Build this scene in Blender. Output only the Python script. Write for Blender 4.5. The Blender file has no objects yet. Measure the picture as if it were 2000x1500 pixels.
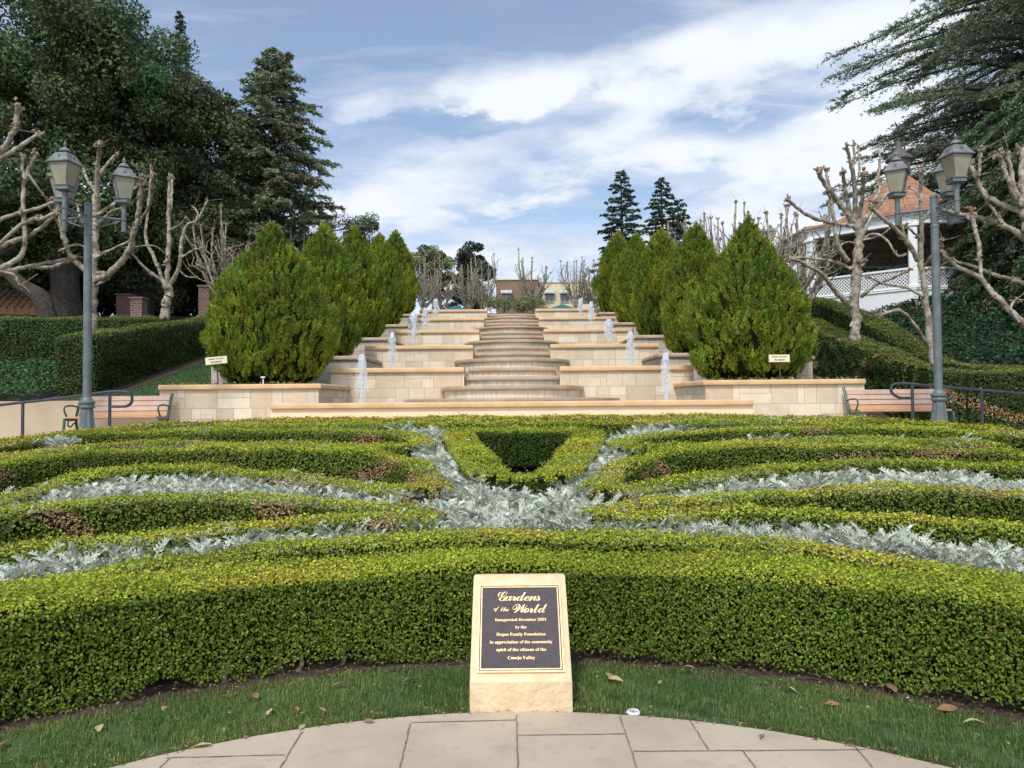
import bpy, bmesh, math
import numpy as np
from mathutils import Matrix, Vector
SC = bpy.context.scene
R = math.radians
# ------------------------------------------------------------------ camera
PITCH, ROLL, EYE = R(1.53), R(0.5), 1.6
cd = bpy.data.cameras.new('camera'); cam = bpy.data.objects.new('camera', cd)
SC.collection.objects.link(cam); SC.camera = cam
cd.sensor_width = 36; cd.lens = 27; cd.clip_start = 0.05; cd.clip_end = 3000
_f = np.array([0, math.cos(PITCH), math.sin(PITCH)]); _u0 = np.array([0, -math.sin(PITCH), math.cos(PITCH)]); _r0 = np.array([1., 0, 0])
_r = _r0*math.cos(ROLL) - _u0*math.sin(ROLL); _u = _u0*math.cos(ROLL) + _r0*math.sin(ROLL)
cam.matrix_world = Matrix(((_r[0], _u[0], -_f[0], 0), (_r[1], _u[1], -_f[1], 0), (_r[2], _u[2], -_f[2], EYE), (0, 0, 0, 1)))
# ------------------------------------------------------------------ sun and sky
SUN_EL, SUN_AZ = R(52), R(197)          # azimuth clockwise from +Y: behind the camera, a little to the left
sd = bpy.data.lights.new('sun', 'SUN'); sun = bpy.data.objects.new('sun', sd); SC.collection.objects.link(sun)
sd.energy = 2.2; sd.angle = R(7); sd.color = (1, .95, .86)
sdir = Vector((math.sin(SUN_AZ)*math.cos(SUN_EL), math.cos(SUN_AZ)*math.cos(SUN_EL), math.sin(SUN_EL)))
sun.rotation_euler = sdir.to_track_quat('Z', 'Y').to_euler(); sun.location = (-10, -20, 40)
SC.view_settings.view_transform = 'Standard'; SC.view_settings.look = 'None'
SC.view_settings.exposure = 0.40; SC.view_settings.gamma = 1
SC.cycles.max_bounces = 6; SC.cycles.transparent_max_bounces = 12
SC.cycles.use_denoising = True

class NT:
    def __init__(s, tree): s.t = tree
    def n(s, typ, **kw):
        x = s.t.nodes.new(typ)
        for k, v in kw.items():
            if k.startswith('i_'):
                x.inputs[int(k[2:]) if k[2:].isdigit() else k[2:].replace('_', ' ')].default_value = v
            else: setattr(x, k, v)
        return x
    def l(s, a, b): s.t.links.new(a, b)
    def m(s, op, a, b=None, c=None, clamp=False):
        x = s.t.nodes.new('ShaderNodeMath'); x.operation = op; x.use_clamp = clamp
        for i, v in enumerate((a, b, c)):
            if v is None: continue
            if isinstance(v, (int, float)): x.inputs[i].default_value = v
            else: s.l(v, x.inputs[i])
        return x.outputs[0]
    def mix(s, f, a, b):
        x = s.t.nodes.new('ShaderNodeMix'); x.data_type = 'RGBA'
        for i, v in ((0, f), (6, a), (7, b)):
            if isinstance(v, (int, float)): x.inputs[i].default_value = v
            elif isinstance(v, (tuple, list)): x.inputs[i].default_value = (*v, 1)[:4]
            else: s.l(v, x.inputs[i])
        return x.outputs[2]
    def ss(s, v, lo, hi):
        x = s.t.nodes.new('ShaderNodeMapRange'); x.interpolation_type = 'SMOOTHSTEP'
        s.l(v, x.inputs[0]); x.inputs[1].default_value = lo; x.inputs[2].default_value = hi
        return x.outputs[0]
    def noise(s, vec, scale, detail=4, rough=.55, dist=0):
        x = s.t.nodes.new('ShaderNodeTexNoise'); x.inputs['Scale'].default_value = scale; x.inputs['Detail'].default_value = detail
        x.inputs['Roughness'].default_value = rough; x.inputs['Distortion'].default_value = dist
        if vec is not None: s.l(vec, x.inputs['Vector'])
        return x.outputs[0]
    def comb(s, a, b, c):
        x = s.t.nodes.new('ShaderNodeCombineXYZ')
        for i, v in enumerate((a, b, c)):
            if isinstance(v, (int, float)): x.inputs[i].default_value = v
            else: s.l(v, x.inputs[i])
        return x.outputs[0]
    def sep(s, v):
        x = s.t.nodes.new('ShaderNodeSeparateXYZ'); s.l(v, x.inputs[0]); return x.outputs

W = bpy.data.worlds.new("World"); SC.world = W; W.use_nodes = True
t = W.node_tree; t.nodes.clear(); N = NT(t)
sky = N.n('ShaderNodeTexSky', sky_type='NISHITA', sun_disc=False, sun_elevation=SUN_EL, sun_rotation=SUN_AZ, altitude=200, air_density=1.0, dust_density=.6, ozone_density=1.2)
tc = N.n('ShaderNodeTexCoord'); X, Y, Z = N.sep(tc.outputs['Generated'])
den = N.m('ADD', N.m('MAXIMUM', Z, 0.0), .16)
cx = N.m('DIVIDE', X, den); cy = N.m('DIVIDE', Y, den)
cv = N.comb(N.m('ADD', N.m('MULTIPLY', cx, .95), 3.0), N.m('ADD', N.m('MULTIPLY', cy, .95), N.m('MULTIPLY', cx, .16)), 0.0)   # banks stretched across the view
big = N.noise(cv, 1.25, 3, .5, .3); mid = N.noise(cv, 3.9, 8, .58, .2); wis = N.noise(N.comb(N.m('MULTIPLY', cx, .6), N.m('MULTIPLY', cy, 3.0), 4.0), 1.6, 6, .6, .6)
fy = N.m('MAXIMUM', Y, .08); u_, v_ = N.m('DIVIDE', X, fy), N.m('DIVIDE', Z, fy); front = N.ss(Y, .05, .4)
warp = N.noise(cv, 2.2, 6, .6); u_ = N.m('ADD', u_, N.m('MULTIPLY', N.m('SUBTRACT', warp, .5), .16)); v_ = N.m('ADD', v_, N.m('MULTIPLY', N.m('SUBTRACT', mid, .5), .13))
bank = None
for au, av, su, sv, sl, amp in ((.22, .45, .34, .05, .22, .17), (.55, .43, .3, .11, .1, .13), (.04, .315, .28, .045, .24, .17), (.42, .33, .28, .05, .1, .10), (.1, .2, .7, .05, .0, .07), (-.12, .365, .17, .018, .12, -.26), (-.30, .33, .10, .045, .0, -.2), (-.22, .50, .28, .06, .1, -.26), (.12, .53, .3, .035, .1, -.12), (.08, .245, .14, .014, .1, -.14), (.30, .37, .10, .018, .1, -.14)):
    du = N.m('SUBTRACT', u_, au); dv = N.m('SUBTRACT', N.m('SUBTRACT', v_, av), N.m('MULTIPLY', du, sl))
    e = N.m('EXPONENT', N.m('MULTIPLY', N.m('ADD', N.m('POWER', N.m('DIVIDE', du, su), 2.0), N.m('POWER', N.m('DIVIDE', dv, sv), 2.0)), -1.0))
    e = N.m('MULTIPLY', e, amp); bank = e if bank is None else N.m('ADD', bank, e)
bias = N.m('ADD', N.m('ADD', N.m('MULTIPLY', cx, .03), N.m('MULTIPLY', N.m('SUBTRACT', .45, Z), .30)), N.m('MULTIPLY', bank, front))
dens = N.m('ADD', N.m('ADD', N.m('MULTIPLY', big, .58), N.m('MULTIPLY', mid, .66)), bias)
cum = N.ss(dens, .57, .80)
veil = N.m('MULTIPLY', N.ss(N.m('ADD', wis, N.m('MULTIPLY', bias, .35)), .30, .70), .72)
cover = N.m('MAXIMUM', N.m('MAXIMUM', cum, veil), .20)
shade = N.ss(N.m('ADD', N.noise(N.comb(cx, N.m('MULTIPLY', cy, 1.5), 7.0), 1.9, 7, .62), N.m('MULTIPLY', N.m('SUBTRACT', dens, .7), .5)), .36, .66)
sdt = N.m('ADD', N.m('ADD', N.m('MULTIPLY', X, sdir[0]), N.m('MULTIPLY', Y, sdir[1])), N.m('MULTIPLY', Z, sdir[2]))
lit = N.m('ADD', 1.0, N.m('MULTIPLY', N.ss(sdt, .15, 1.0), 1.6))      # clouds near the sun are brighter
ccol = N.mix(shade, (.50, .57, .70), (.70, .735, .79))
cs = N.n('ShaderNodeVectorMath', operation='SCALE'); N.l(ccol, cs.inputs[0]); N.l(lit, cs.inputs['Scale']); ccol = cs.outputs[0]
bl = N.n('ShaderNodeVectorMath', operation='SCALE'); N.l(sky.outputs[0], bl.inputs[0]); bl.inputs['Scale'].default_value = .125
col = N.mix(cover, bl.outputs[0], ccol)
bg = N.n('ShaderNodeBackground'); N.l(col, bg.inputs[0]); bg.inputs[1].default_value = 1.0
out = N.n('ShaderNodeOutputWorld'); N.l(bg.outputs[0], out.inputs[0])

# ------------------------------------------------------------------ helpers: pixels to places, meshes, things
def U(px, py, D):
    """the place D metres ahead of the viewer that the photograph shows at (px, py)"""
    d = _f + (px-1000)/1500*_r - (py-750)/1500*_u
    return np.array([0, 0, EYE]) + d*(D/d[1])
def ztop(y): return .65 + .11*(y-5.53)
def UP(px, py, dz=0.0):
    """same, on the sloping plane of the clipped hedge tops"""
    d = _f + (px-1000)/1500*_r - (py-750)/1500*_u
    s = (.65-.11*5.53 + dz - EYE)/(d[2]-.11*d[1])
    return np.array([0, 0, EYE]) + d*s
def nrm(v): return v/np.maximum(np.linalg.norm(v, axis=-1, keepdims=True), 1e-9)
def rnd(seed): return np.random.default_rng(seed)
def wloc(o):
    v = np.zeros(3)
    while o is not None: v = v + np.array(o.location); o = o.parent
    return v
def build(name, parts, mats, parent=None, smooth=False, org=None):
    """parts: (V, F, material index, colours or None); ONE mesh object, stored relative to its thing"""
    if not isinstance(mats, (list, tuple)): mats = [mats]
    Vs, L, T, MI, CO, off, anyc = [], [], [], [], [], 0, False
    for p in parts:
        V = np.asarray(p[0], float).reshape(-1, 3); Fs = p[1] if isinstance(p[1], list) and len(p[1]) and isinstance(p[1][0], (list, tuple)) else [p[1]]
        mi = p[2] if len(p) > 2 else 0; c = p[3] if len(p) > 3 else None
        Vs.append(V)
        if isinstance(Fs[0], (list, tuple)):
            for f in Fs:
                L.append(np.array(f)+off); T.append(np.array([len(f)])); MI.append(np.array([mi]))
        else:
            F = np.asarray(Fs[0]); L.append((F+off).ravel()); T.append(np.full(len(F), F.shape[1])); MI.append(np.full(len(F), mi))
        if c is not None: anyc = True; CO.append(np.broadcast_to(np.asarray(c, float), V.shape))
        else: CO.append(np.full(V.shape, .5))
        off += len(V)
    V = np.concatenate(Vs); L = np.concatenate(L).astype(np.int32); T = np.concatenate(T).astype(np.int32); MI = np.concatenate(MI).astype(np.int32)
    if parent is not None: o0 = wloc(parent)
    elif org is not None: o0 = np.array(org, float)
    else: o0 = np.array([(V[:, 0].min()+V[:, 0].max())/2, (V[:, 1].min()+V[:, 1].max())/2, V[:, 2].min()])
    me = bpy.data.meshes.new(name)
    me.vertices.add(len(V)); me.vertices.foreach_set('co', (V-o0).astype(np.float32).ravel())
    me.loops.add(len(L)); me.loops.foreach_set('vertex_index', L)
    me.polygons.add(len(T)); me.polygons.foreach_set('loop_start', np.concatenate([[0], np.cumsum(T)[:-1]]).astype(np.int32))
    me.polygons.foreach_set('material_index', MI)
    if anyc:
        a = me.attributes.new('tint', 'FLOAT_COLOR', 'POINT'); C = np.concatenate(CO)
        a.data.foreach_set('color', np.concatenate([C, np.ones((len(C), 1))], 1).astype(np.float32).ravel())
    for m_ in mats: me.materials.append(m_)
    me.update(calc_edges=True)
    if not anyc and len(T) < 60000:
        bm = bmesh.new(); bm.from_mesh(me); bmesh.ops.recalc_face_normals(bm, faces=bm.faces); bm.to_mesh(me); bm.free()
        me.polygons.foreach_set('use_smooth', np.ones(len(T), bool)); me.set_sharp_from_angle(angle=R(60 if smooth else 33))
    else: me.polygons.foreach_set('use_smooth', np.zeros(len(T), bool))
    o = bpy.data.objects.new(name, me); SC.collection.objects.link(o)
    if parent is not None: o.parent = parent
    else: o.location = o0
    return o
def tag(o, label=None, cat=None, group=None, kind=None):
    if label: o['label'] = label
    if cat: o['category'] = cat
    if group: o['group'] = group
    if kind: o['kind'] = kind
    return o
def thing(name, label, cat, loc, group=None):
    o = bpy.data.objects.new(name, None); SC.collection.objects.link(o); o.location = loc; o.empty_display_size = .2
    return tag(o, label, cat, group)
def copy_tree(o, parent=None):
    c = o.copy(); SC.collection.objects.link(c)
    if parent is not None: c.parent = parent
    for ch in list(o.children): copy_tree(ch, c)
    return c
# ---- shapes
def box(c, s, rz=0.0, mi=0, rx=0.0):
    x, y, z = np.array(s)/2
    V = np.array([[-x, -y, -z], [x, -y, -z], [x, y, -z], [-x, y, -z], [-x, -y, z], [x, -y, z], [x, y, z], [-x, y, z]])
    if rx: V = V @ np.array(Matrix.Rotation(rx, 3, 'X')).T
    if rz: V = V @ np.array(Matrix.Rotation(rz, 3, 'Z')).T
    return (V+np.array(c), np.array([[0, 3, 2, 1], [4, 5, 6, 7], [0, 1, 5, 4], [1, 2, 6, 5], [2, 3, 7, 6], [3, 0, 4, 7]]), mi)
def bev(c, s, b=.012, rz=0.0, mi=0):
    """a box with softened edges: eight-sided plan, chamfered top and bottom"""
    x, y, z = np.array(s)/2; rings = []
    for zz, i in ((-z, b), (-z+b, 0), (z-b, 0), (z, b)):
        X_, Y_ = x-i, y-i
        rings.append(np.array([[-X_+b, -Y_, zz], [X_-b, -Y_, zz], [X_, -Y_+b, zz], [X_, Y_-b, zz], [X_-b, Y_, zz], [-X_+b, Y_, zz], [-X_, Y_-b, zz], [-X_, -Y_+b, zz]]))
    V = np.concatenate(rings)
    if rz: V = V @ np.array(Matrix.Rotation(rz, 3, 'Z')).T
    F = [tuple(range(7, -1, -1)), tuple(range(24, 32))]
    for k in range(3):
        for i in range(8): j = (i+1) % 8; F.append((k*8+i, k*8+j, k*8+8+j, k*8+8+i))
    return (V+np.array(c), F, mi)
def sweep(path, prof, mi=0, closed=False, caps=True):
    """prof: (u to the right of travel, v up), swept along a path with mitred corners"""
    P = np.asarray(path, float); n = len(P); pr = np.asarray(prof, float); m = len(pr)
    d = np.diff(P[:, :2], axis=0)
    if closed: d = np.vstack([d, P[:1, :2]-P[-1:, :2]])
    d = nrm(d); rings = []
    for i in range(n):
        if closed: a, b = d[i-1], d[i]
        else: a, b = d[max(i-1, 0)], d[min(i, n-2)]
        na, nb = np.array([a[1], -a[0]]), np.array([b[1], -b[0]])
        mt = (na+nb); mt = mt/max(np.linalg.norm(mt), 1e-6); mt = mt/max(mt @ na, .35)
        rings.append(np.column_stack([P[i, 0]+mt[0]*pr[:, 0], P[i, 1]+mt[1]*pr[:, 0], P[i, 2]+pr[:, 1]]))
    V = np.concatenate(rings); F = []
    for i in range(n if closed else n-1):
        k = (i+1) % n
        for j in range(m): q = (j+1) % m; F.append((i*m+j, i*m+q, k*m+q, k*m+j))
    if caps and not closed: F += [tuple(range(m-1, -1, -1)), tuple(range((n-1)*m, n*m))]
    return (V, F, mi)
def smooth_path(P, rad=None, sub=5):
    P = np.asarray(P, float); Q = np.vstack([2*P[0]-P[1], P, 2*P[-1]-P[-2]]); o = []
    rad = None if rad is None else np.asarray(rad, float); ro = []
    for i in range(1, len(Q)-2):
        for k in range(sub):
            s = k/sub; a, b, c, d = Q[i-1:i+3]
            o.append(.5*((2*b)+(c-a)*s+(2*a-5*b+4*c-d)*s*s+(3*b-a-3*c+d)*s**3))
            if rad is not None: ro.append(rad[i-1]*(1-s)+rad[i]*s)
    o.append(P[-1])
    if rad is not None: ro.append(rad[-1]); return np.array(o), np.array(ro)
    return np.array(o)
def tube(P, r, n=8, mi=0, cap=True, jit=0., g=None):
    P = np.asarray(P, float); m = len(P); r = np.broadcast_to(np.asarray(r, float), (m,))
    T = nrm(np.gradient(P, axis=0)); ref = np.array([0, 0, 1.]) if abs(T[0, 2]) < .9 else np.array([1., 0, 0])
    a = nrm(np.cross(T[0], ref)); V = []; th = np.arange(n)*2*math.pi/n
    for i in range(m):
        a = nrm(a-T[i]*(a @ T[i])); b = np.cross(T[i], a)
        V.append(P[i]+r[i]*((1+jit*g.normal(size=n)) if jit else np.ones(n))[:, None]*(np.cos(th)[:, None]*a+np.sin(th)[:, None]*b))
    V = np.concatenate(V); F = []
    for i in range(m-1):
        for j in range(n): q = (j+1) % n; F.append((i*n+j, i*n+q, i*n+n+q, i*n+n+j))
    if cap: F += [tuple(range(n-1, -1, -1)), tuple(range((m-1)*n, m*n))]
    return (V, F, mi)
def lathe(c, prof, n=16, mi=0, rot=0.0, sq=False):
    """prof: (radius, z); sq gives a square section"""
    n = 4 if sq else n; k = math.sqrt(2) if sq else 1.0
    th = np.arange(n)*2*math.pi/n+rot+(math.pi/4 if sq else 0); V = []
    for r, z in prof: V.append(np.column_stack([c[0]+k*r*np.cos(th), c[1]+k*r*np.sin(th), np.full(n, c[2]+z)]))
    F = []; m = len(prof)
    for i in range(m-1):
        for j in range(n): q = (j+1) % n; F.append((i*n+j, i*n+q, i*n+n+q, i*n+n+j))
    F += [tuple(range(n-1, -1, -1)), tuple(range((m-1)*n, m*n))]
    return (np.concatenate(V), F, mi)
def rhombi(P, A, B, C=None, mi=0):
    n = len(P); V = np.stack([P-A, P+B, P+A, P-B], 1).reshape(-1, 3)
    return (V, np.arange(4*n).reshape(n, 4), mi, None if C is None else np.repeat(C, 4, 0))
def wob(P, s, g):
    """smooth pseudo-random field in about -1..1"""
    o = 0
    for k in range(4):
        w = g.normal(size=(3,))*s*(1+.6*k); o = o+np.sin(P @ w+g.uniform(0, 6.28))
    return o/2.4
def leaves(P, Nn, size, asp, g, C, spread=.8, mi=0, up=0.0):
    n = len(P); nn = nrm(Nn+g.normal(size=(n, 3))*spread)
    a = nrm(np.cross(nn, g.normal(size=(n, 3)))+np.array([0, 0, up])); b = np.cross(nn, a)
    s = size*g.uniform(.65, 1.3, n)[:, None]
    return rhombi(P, a*s*.5, b*s*.5*asp, C, mi)
def tint(g, n, base, var=.25, hue=.12):
    k = np.clip(1+g.normal(size=(n, 1))*var, .35, 1.9); h = 1+g.normal(size=(n, 3))*hue
    return np.clip(np.asarray(base)*k*h, 0.003, .9)
# ---- materials
def newmat(name):
    m = bpy.data.materials.new(name); m.use_nodes = True; t = m.node_tree; t.nodes.clear(); N = NT(t)
    b = N.n('ShaderNodeBsdfPrincipled'); o = N.n('ShaderNodeOutputMaterial'); N.l(b.outputs[0], o.inputs[0])
    return m, N, b, o
def plain(name, c1, c2=None, scale=6, rough=.6, bump=0, metal=0, spec=.5, detail=5, lo=.35, hi=.65, bscale=None, c3=None):
    m, N, b, o = newmat(name)
    g = N.n('ShaderNodeTexCoord').outputs['Object']
    if c2 is None: b.inputs['Base Color'].default_value = (*c1, 1)
    else:
        f = N.ss(N.noise(g, scale, detail), lo, hi); c = N.mix(f, c1, c2)
        if c3: c = N.mix(N.ss(N.noise(g, scale*.37, 6, .65), .56, .72), c, c3)
        N.l(c, b.inputs['Base Color'])
    b.inputs['Roughness'].default_value = rough; b.inputs['Metallic'].default_value = metal; b.inputs['Specular IOR Level'].default_value = spec
    if bump:
        bp = N.n('ShaderNodeBump'); bp.inputs['Strength'].default_value = bump; bp.inputs['Distance'].default_value = .02
        N.l(N.noise(g, bscale or scale*4, 6), bp.inputs['Height']); N.l(bp.outputs[0], b.inputs['Normal'])
    return m
def leafmat(name, trans=.28, rough=.5, spec=.35):
    m, N, b, o = newmat(name); a = N.n('ShaderNodeAttribute', attribute_name='tint')
    N.l(a.outputs['Color'], b.inputs['Base Color']); b.inputs['Roughness'].default_value = rough; b.inputs['Specular IOR Level'].default_value = spec
    tr = N.n('ShaderNodeBsdfTranslucent'); N.l(a.outputs['Color'], tr.inputs[0])
    mx = N.n('ShaderNodeMixShader'); mx.inputs[0].default_value = trans
    N.l(b.outputs[0], mx.inputs[1]); N.l(tr.outputs[0], mx.inputs[2]); N.l(mx.outputs[0], o.inputs[0])
    return m
def ashlar(name, ca, cb, cm, rough=.75):
    """random-course stone cladding: blocks of one or two courses, every cell shifted"""
    m, N, b, o = newmat(name)
    ge = N.n('ShaderNodeNewGeometry'); px, py, pz = N.sep(ge.outputs['Position']); nx, ny, nz = N.sep(ge.outputs['Normal'])
    side = N.m('GREATER_THAN', N.m('ABSOLUTE', nx), .7)
    h = N.m('ADD', N.m('MULTIPLY', py, side), N.m('MULTIPLY', px, N.m('SUBTRACT', 1.0, side)))
    def wn(*a):
        w = N.n('ShaderNodeTexWhiteNoise', noise_dimensions='3D'); N.l(N.comb(*a), w.inputs[0]); return w.outputs[0]
    CH, CW = .40, .62
    rz = N.m('DIVIDE', N.m('ADD', pz, .03), CH); row = N.m('FLOOR', rz); fz = N.m('FRACT', rz)
    hx = N.m('ADD', N.m('DIVIDE', h, CW), N.m('MULTIPLY', wn(row, 3.0, 1.0), 1.0)); colm = N.m('FLOOR', hx); fx = N.m('FRACT', hx)
    r1 = wn(row, colm, 5.0); two = N.m('GREATER_THAN', r1, .42)            # two courses or one
    sub = N.m('MULTIPLY', N.m('GREATER_THAN', fz, .5), two)
    fz2 = N.m('ADD', N.m('MULTIPLY', N.m('FRACT', N.m('MULTIPLY', fz, 2.0)), two), N.m('MULTIPLY', fz, N.m('SUBTRACT', 1.0, two)))
    hz = N.m('SUBTRACT', CH, N.m('MULTIPLY', two, CH/2))
    r2 = wn(row, colm, N.m('ADD', sub, 9.0)); cut = N.m('ADD', .35, N.m('MULTIPLY', r2, .9))
    past = N.m('GREATER_THAN', fx, cut)
    wid = N.m('ADD', N.m('MULTIPLY', N.m('MINIMUM', cut, 1.0), N.m('SUBTRACT', 1.0, past)), N.m('MULTIPLY', N.m('SUBTRACT', 1.0, cut), past))
    lx = N.m('SUBTRACT', fx, N.m('MULTIPLY', cut, past))
    ex = N.m('MULTIPLY', N.m('MINIMUM', lx, N.m('SUBTRACT', wid, lx)), CW); ez = N.m('MULTIPLY', N.m('MINIMUM', fz2, N.m('SUBTRACT', 1.0, fz2)), hz)
    edge = N.m('MINIMUM', ex, ez); joint = N.m('LESS_THAN', edge, .0045)
    tone = wn(row, colm, N.m('ADD', N.m('ADD', sub, N.m('MULTIPLY', past, 2.0)), 20.0))
    pos = ge.outputs['Position']
    mott = N.ss(N.noise(pos, 5, 7, .65), .3, .7); pit = N.ss(N.noise(pos, 28, 5, .7), .60, .75)
    c = N.mix(N.m('ADD', N.m('MULTIPLY', tone, .75), N.m('MULTIPLY', mott, .35)), ca, cb)
    c = N.mix(N.m('MULTIPLY', pit, .35), c, (.36, .26, .17))
    c = N.mix(N.m('MULTIPLY', N.ss(N.noise(pos, 1.6, 5), .52, .7), .22), c, (.42, .36, .27))
    c = N.mix(N.m('MULTIPLY', N.ss(N.noise(N.comb(N.m('MULTIPLY', h, 9.0), 0.0, N.m('MULTIPLY', pz, .7)), 1.0, 5, .6), .54, .75), .36), c, (.42, .34, .24))
    c = N.mix(N.m('MULTIPLY', joint, .8), c, cm); N.l(c, b.inputs['Base Color'])
    b.inputs['Roughness'].default_value = rough
    bp = N.n('ShaderNodeBump'); bp.inputs['Strength'].default_value = .5; bp.inputs['Distance'].default_value = .006
    N.l(N.m('ADD', N.ss(edge, 0.0, .008), N.m('MULTIPLY', N.noise(pos, 30, 5), .4)), bp.inputs['Height']); N.l(bp.outputs[0], b.inputs['Normal'])
    return m
M = dict(
 box=leafmat('boxwood_leaf', .32, .55, .2), thuja=leafmat('thuja_spray', .22, .6, .25), oak=leafmat('oak_leaf', .25, .65, .15), needle=leafmat('cedar_needle', .18, .6, .25),
 silver=leafmat('silver_leaf', .15, .85, .15), grassb=leafmat('grass_blade', .3, .5, .3), ivy=leafmat('ivy_leaf', .2, .55, .2), dry=leafmat('dry_leaf', .15, .7, .2),
 twig=plain('dark_twigs', (.012, .018, .005), (.024, .026, .01), 30, 1.0, spec=.0), thin=plain('thuja_inner_twigs', (.016, .022, .006), (.028, .03, .01), 20, 1.0, spec=0),
 soil=plain('garden_soil', (.035, .02, .013), (.085, .055, .036), 14, .95, 1.0, bscale=40), earth=plain('earth', (.03, .028, .014), (.06, .05, .028), 3, .95, .6, bscale=20),
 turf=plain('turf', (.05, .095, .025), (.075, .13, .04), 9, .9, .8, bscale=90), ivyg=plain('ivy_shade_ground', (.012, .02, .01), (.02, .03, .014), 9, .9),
 stone=ashlar('cream_ashlar', (.56, .425, .28), (.78, .665, .50), (.34, .26, .18)), cope=plain('tan_coping_stone', (.60, .38, .19), (.68, .46, .25), 3.0, .7, .25, bscale=40),
 stonegrey=ashlar('shaded_ashlar', (.44, .38, .30), (.56, .49, .39), (.25, .2, .15)),  # greyer copy of the cream ashlar, the upper planters' shade put into its colour
 ledge=plain('wet_brown_ledge', (.40, .275, .17), (.48, .35, .23), 2.2, .22, .08, spec=.45, bscale=30),
 creamp=plain('cream_render', (.74, .61, .42), (.78, .66, .47), 2.0, .85, .2, bscale=50), stucco=plain('beige_stucco', (.43, .335, .225), (.50, .40, .275), 1.2, .9, .25, bscale=90, c3=(.38, .29, .2)),
 pave=plain('terrace_paving', (.42, .35, .27), (.5, .42, .33), 1.5, .85), joint=plain('paver_joint', (.13, .11, .095), (.24, .2, .17), 40, .9),
 ped=plain('painted_pedestal', (.66, .50, .295), (.74, .585, .36), 9, .75, .6, bscale=34, c3=(.62, .47, .285)), bronze=plain('dark_bronze_field', (.055, .04, .042), (.075, .056, .057), 60, .5, .3, spec=.5, bscale=500),
 gold=plain('polished_bronze', (.72, .50, .26), (.80, .60, .35), 30, .42, metal=.35), dkgap=plain('plaque_groove', (.09, .055, .035), (.12, .075, .045), 20, .6),
 pole=plain('grey_green_paint', (.105, .128, .13), (.155, .178, .175), 6, .5, .1, bscale=40), lroof=plain('weathered_lantern_metal', (.12, .125, .12), (.2, .2, .19), 8, .6, .15, bscale=40),
 lglass=plain('frosted_lantern_glass', (.28, .25, .175), (.33, .30, .215), 5, .35), rail=plain('dark_rail_paint', (.035, .045, .055), (.05, .06, .07), 20, .35, spec=.5),
 green=plain('green_cast_iron', (.025, .085, .05), (.045, .12, .075), 12, .45), slat=plain('salmon_recycled_slat', (.50, .33, .24), (.58, .41, .31), 3, .6, .15, bscale=40), slat2=plain('orange_recycled_slat', (.50, .27, .14), (.56, .32, .18), 3, .6, .15, bscale=40),
 bark=plain('sycamore_bark', (.42, .365, .285), (.17, .13, .09), 8, .9, 1.0, bscale=30, c3=(.52, .47, .38)), dbark=plain('dark_bark', (.03, .024, .018), (.06, .047, .036), 9, .95, .6, bscale=20), knob=plain('pruned_knuckle', (.22, .15, .105), (.38, .29, .22), 25, .95, .6),
 white=plain('white_paint', (.78, .78, .77), (.82, .82, .81), 2, .5), clay=plain('terracotta_tile', (.28, .135, .075), (.39, .215, .125), 4, .8, .2, c3=(.22, .125, .085)), dwood=plain('dark_ceiling_boards', (.27, .21, .155), (.38, .30, .23), 6, .8),
 brick=None, hb=plain('brown_wall', (.20, .135, .085), (.23, .155, .1), .6, .9), hc=plain('cream_wall', (.68, .56, .38), (.72, .60, .42), .5, .9), win=plain('window_glass', (.05, .06, .07), (.09, .1, .11), .8, .15, spec=.8), awn=plain('pale_awning', (.42, .43, .40), (.5, .5, .46), 2, .8),
 teal=plain('teal_canvas', (.012, .13, .115), (.02, .17, .15), 2, .8), signf=plain('cream_sign_face', (.70, .63, .42), (.76, .69, .48), 8, .6), ink=plain('dark_sign_ink', (.07, .055, .03)), tag=plain('grey_plant_tag', (.45, .5, .55)),
 roofd=plain('slate_cupola', (.07, .07, .068), (.12, .115, .11), 12, .8), plastic=plain('white_plastic', (.7, .71, .72)))
def brickmat(name, c1, c2, cm):
    m, N, b, o = newmat(name); ge = N.n('ShaderNodeNewGeometry'); px, py, pz = N.sep(ge.outputs['Position'])
    bt = N.n('ShaderNodeTexBrick'); N.l(N.comb(N.m('ADD', px, py), pz, 0.0), bt.inputs['Vector'])
    for k, v in (('Color1', (*c1, 1)), ('Color2', (*c2, 1)), ('Mortar', (*cm, 1)), ('Scale', 1.0), ('Brick Width', .22), ('Row Height', .08), ('Mortar Size', .012)): bt.inputs[k].default_value = v
    N.l(bt.outputs[0], b.inputs['Base Color']); b.inputs['Roughness'].default_value = .9; return m
M['brick'] = brickmat('shaded_old_brick', (.13, .045, .03), (.19, .10, .07), (.24, .2, .17))  # brick tones darkened so the pillars carry their shade in the colour
def mosaicmat():
    m, N, b, o = newmat('wet_mosaic'); ge = N.n('ShaderNodeNewGeometry'); p = ge.outputs['Position']; px, py, pz = N.sep(p)
    n1 = N.noise(N.comb(N.m('MULTIPLY', px, 16.0), N.m('MULTIPLY', py, 16.0), N.m('MULTIPLY', pz, 1.2)), 1.0, 5, .65)
    c = N.mix(N.ss(n1, .35, .65), (.58, .48, .335), (.78, .68, .52)); N.l(c, b.inputs['Base Color']); b.inputs['Roughness'].default_value = .25; return m
M['mosaic'] = mosaicmat()
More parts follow.
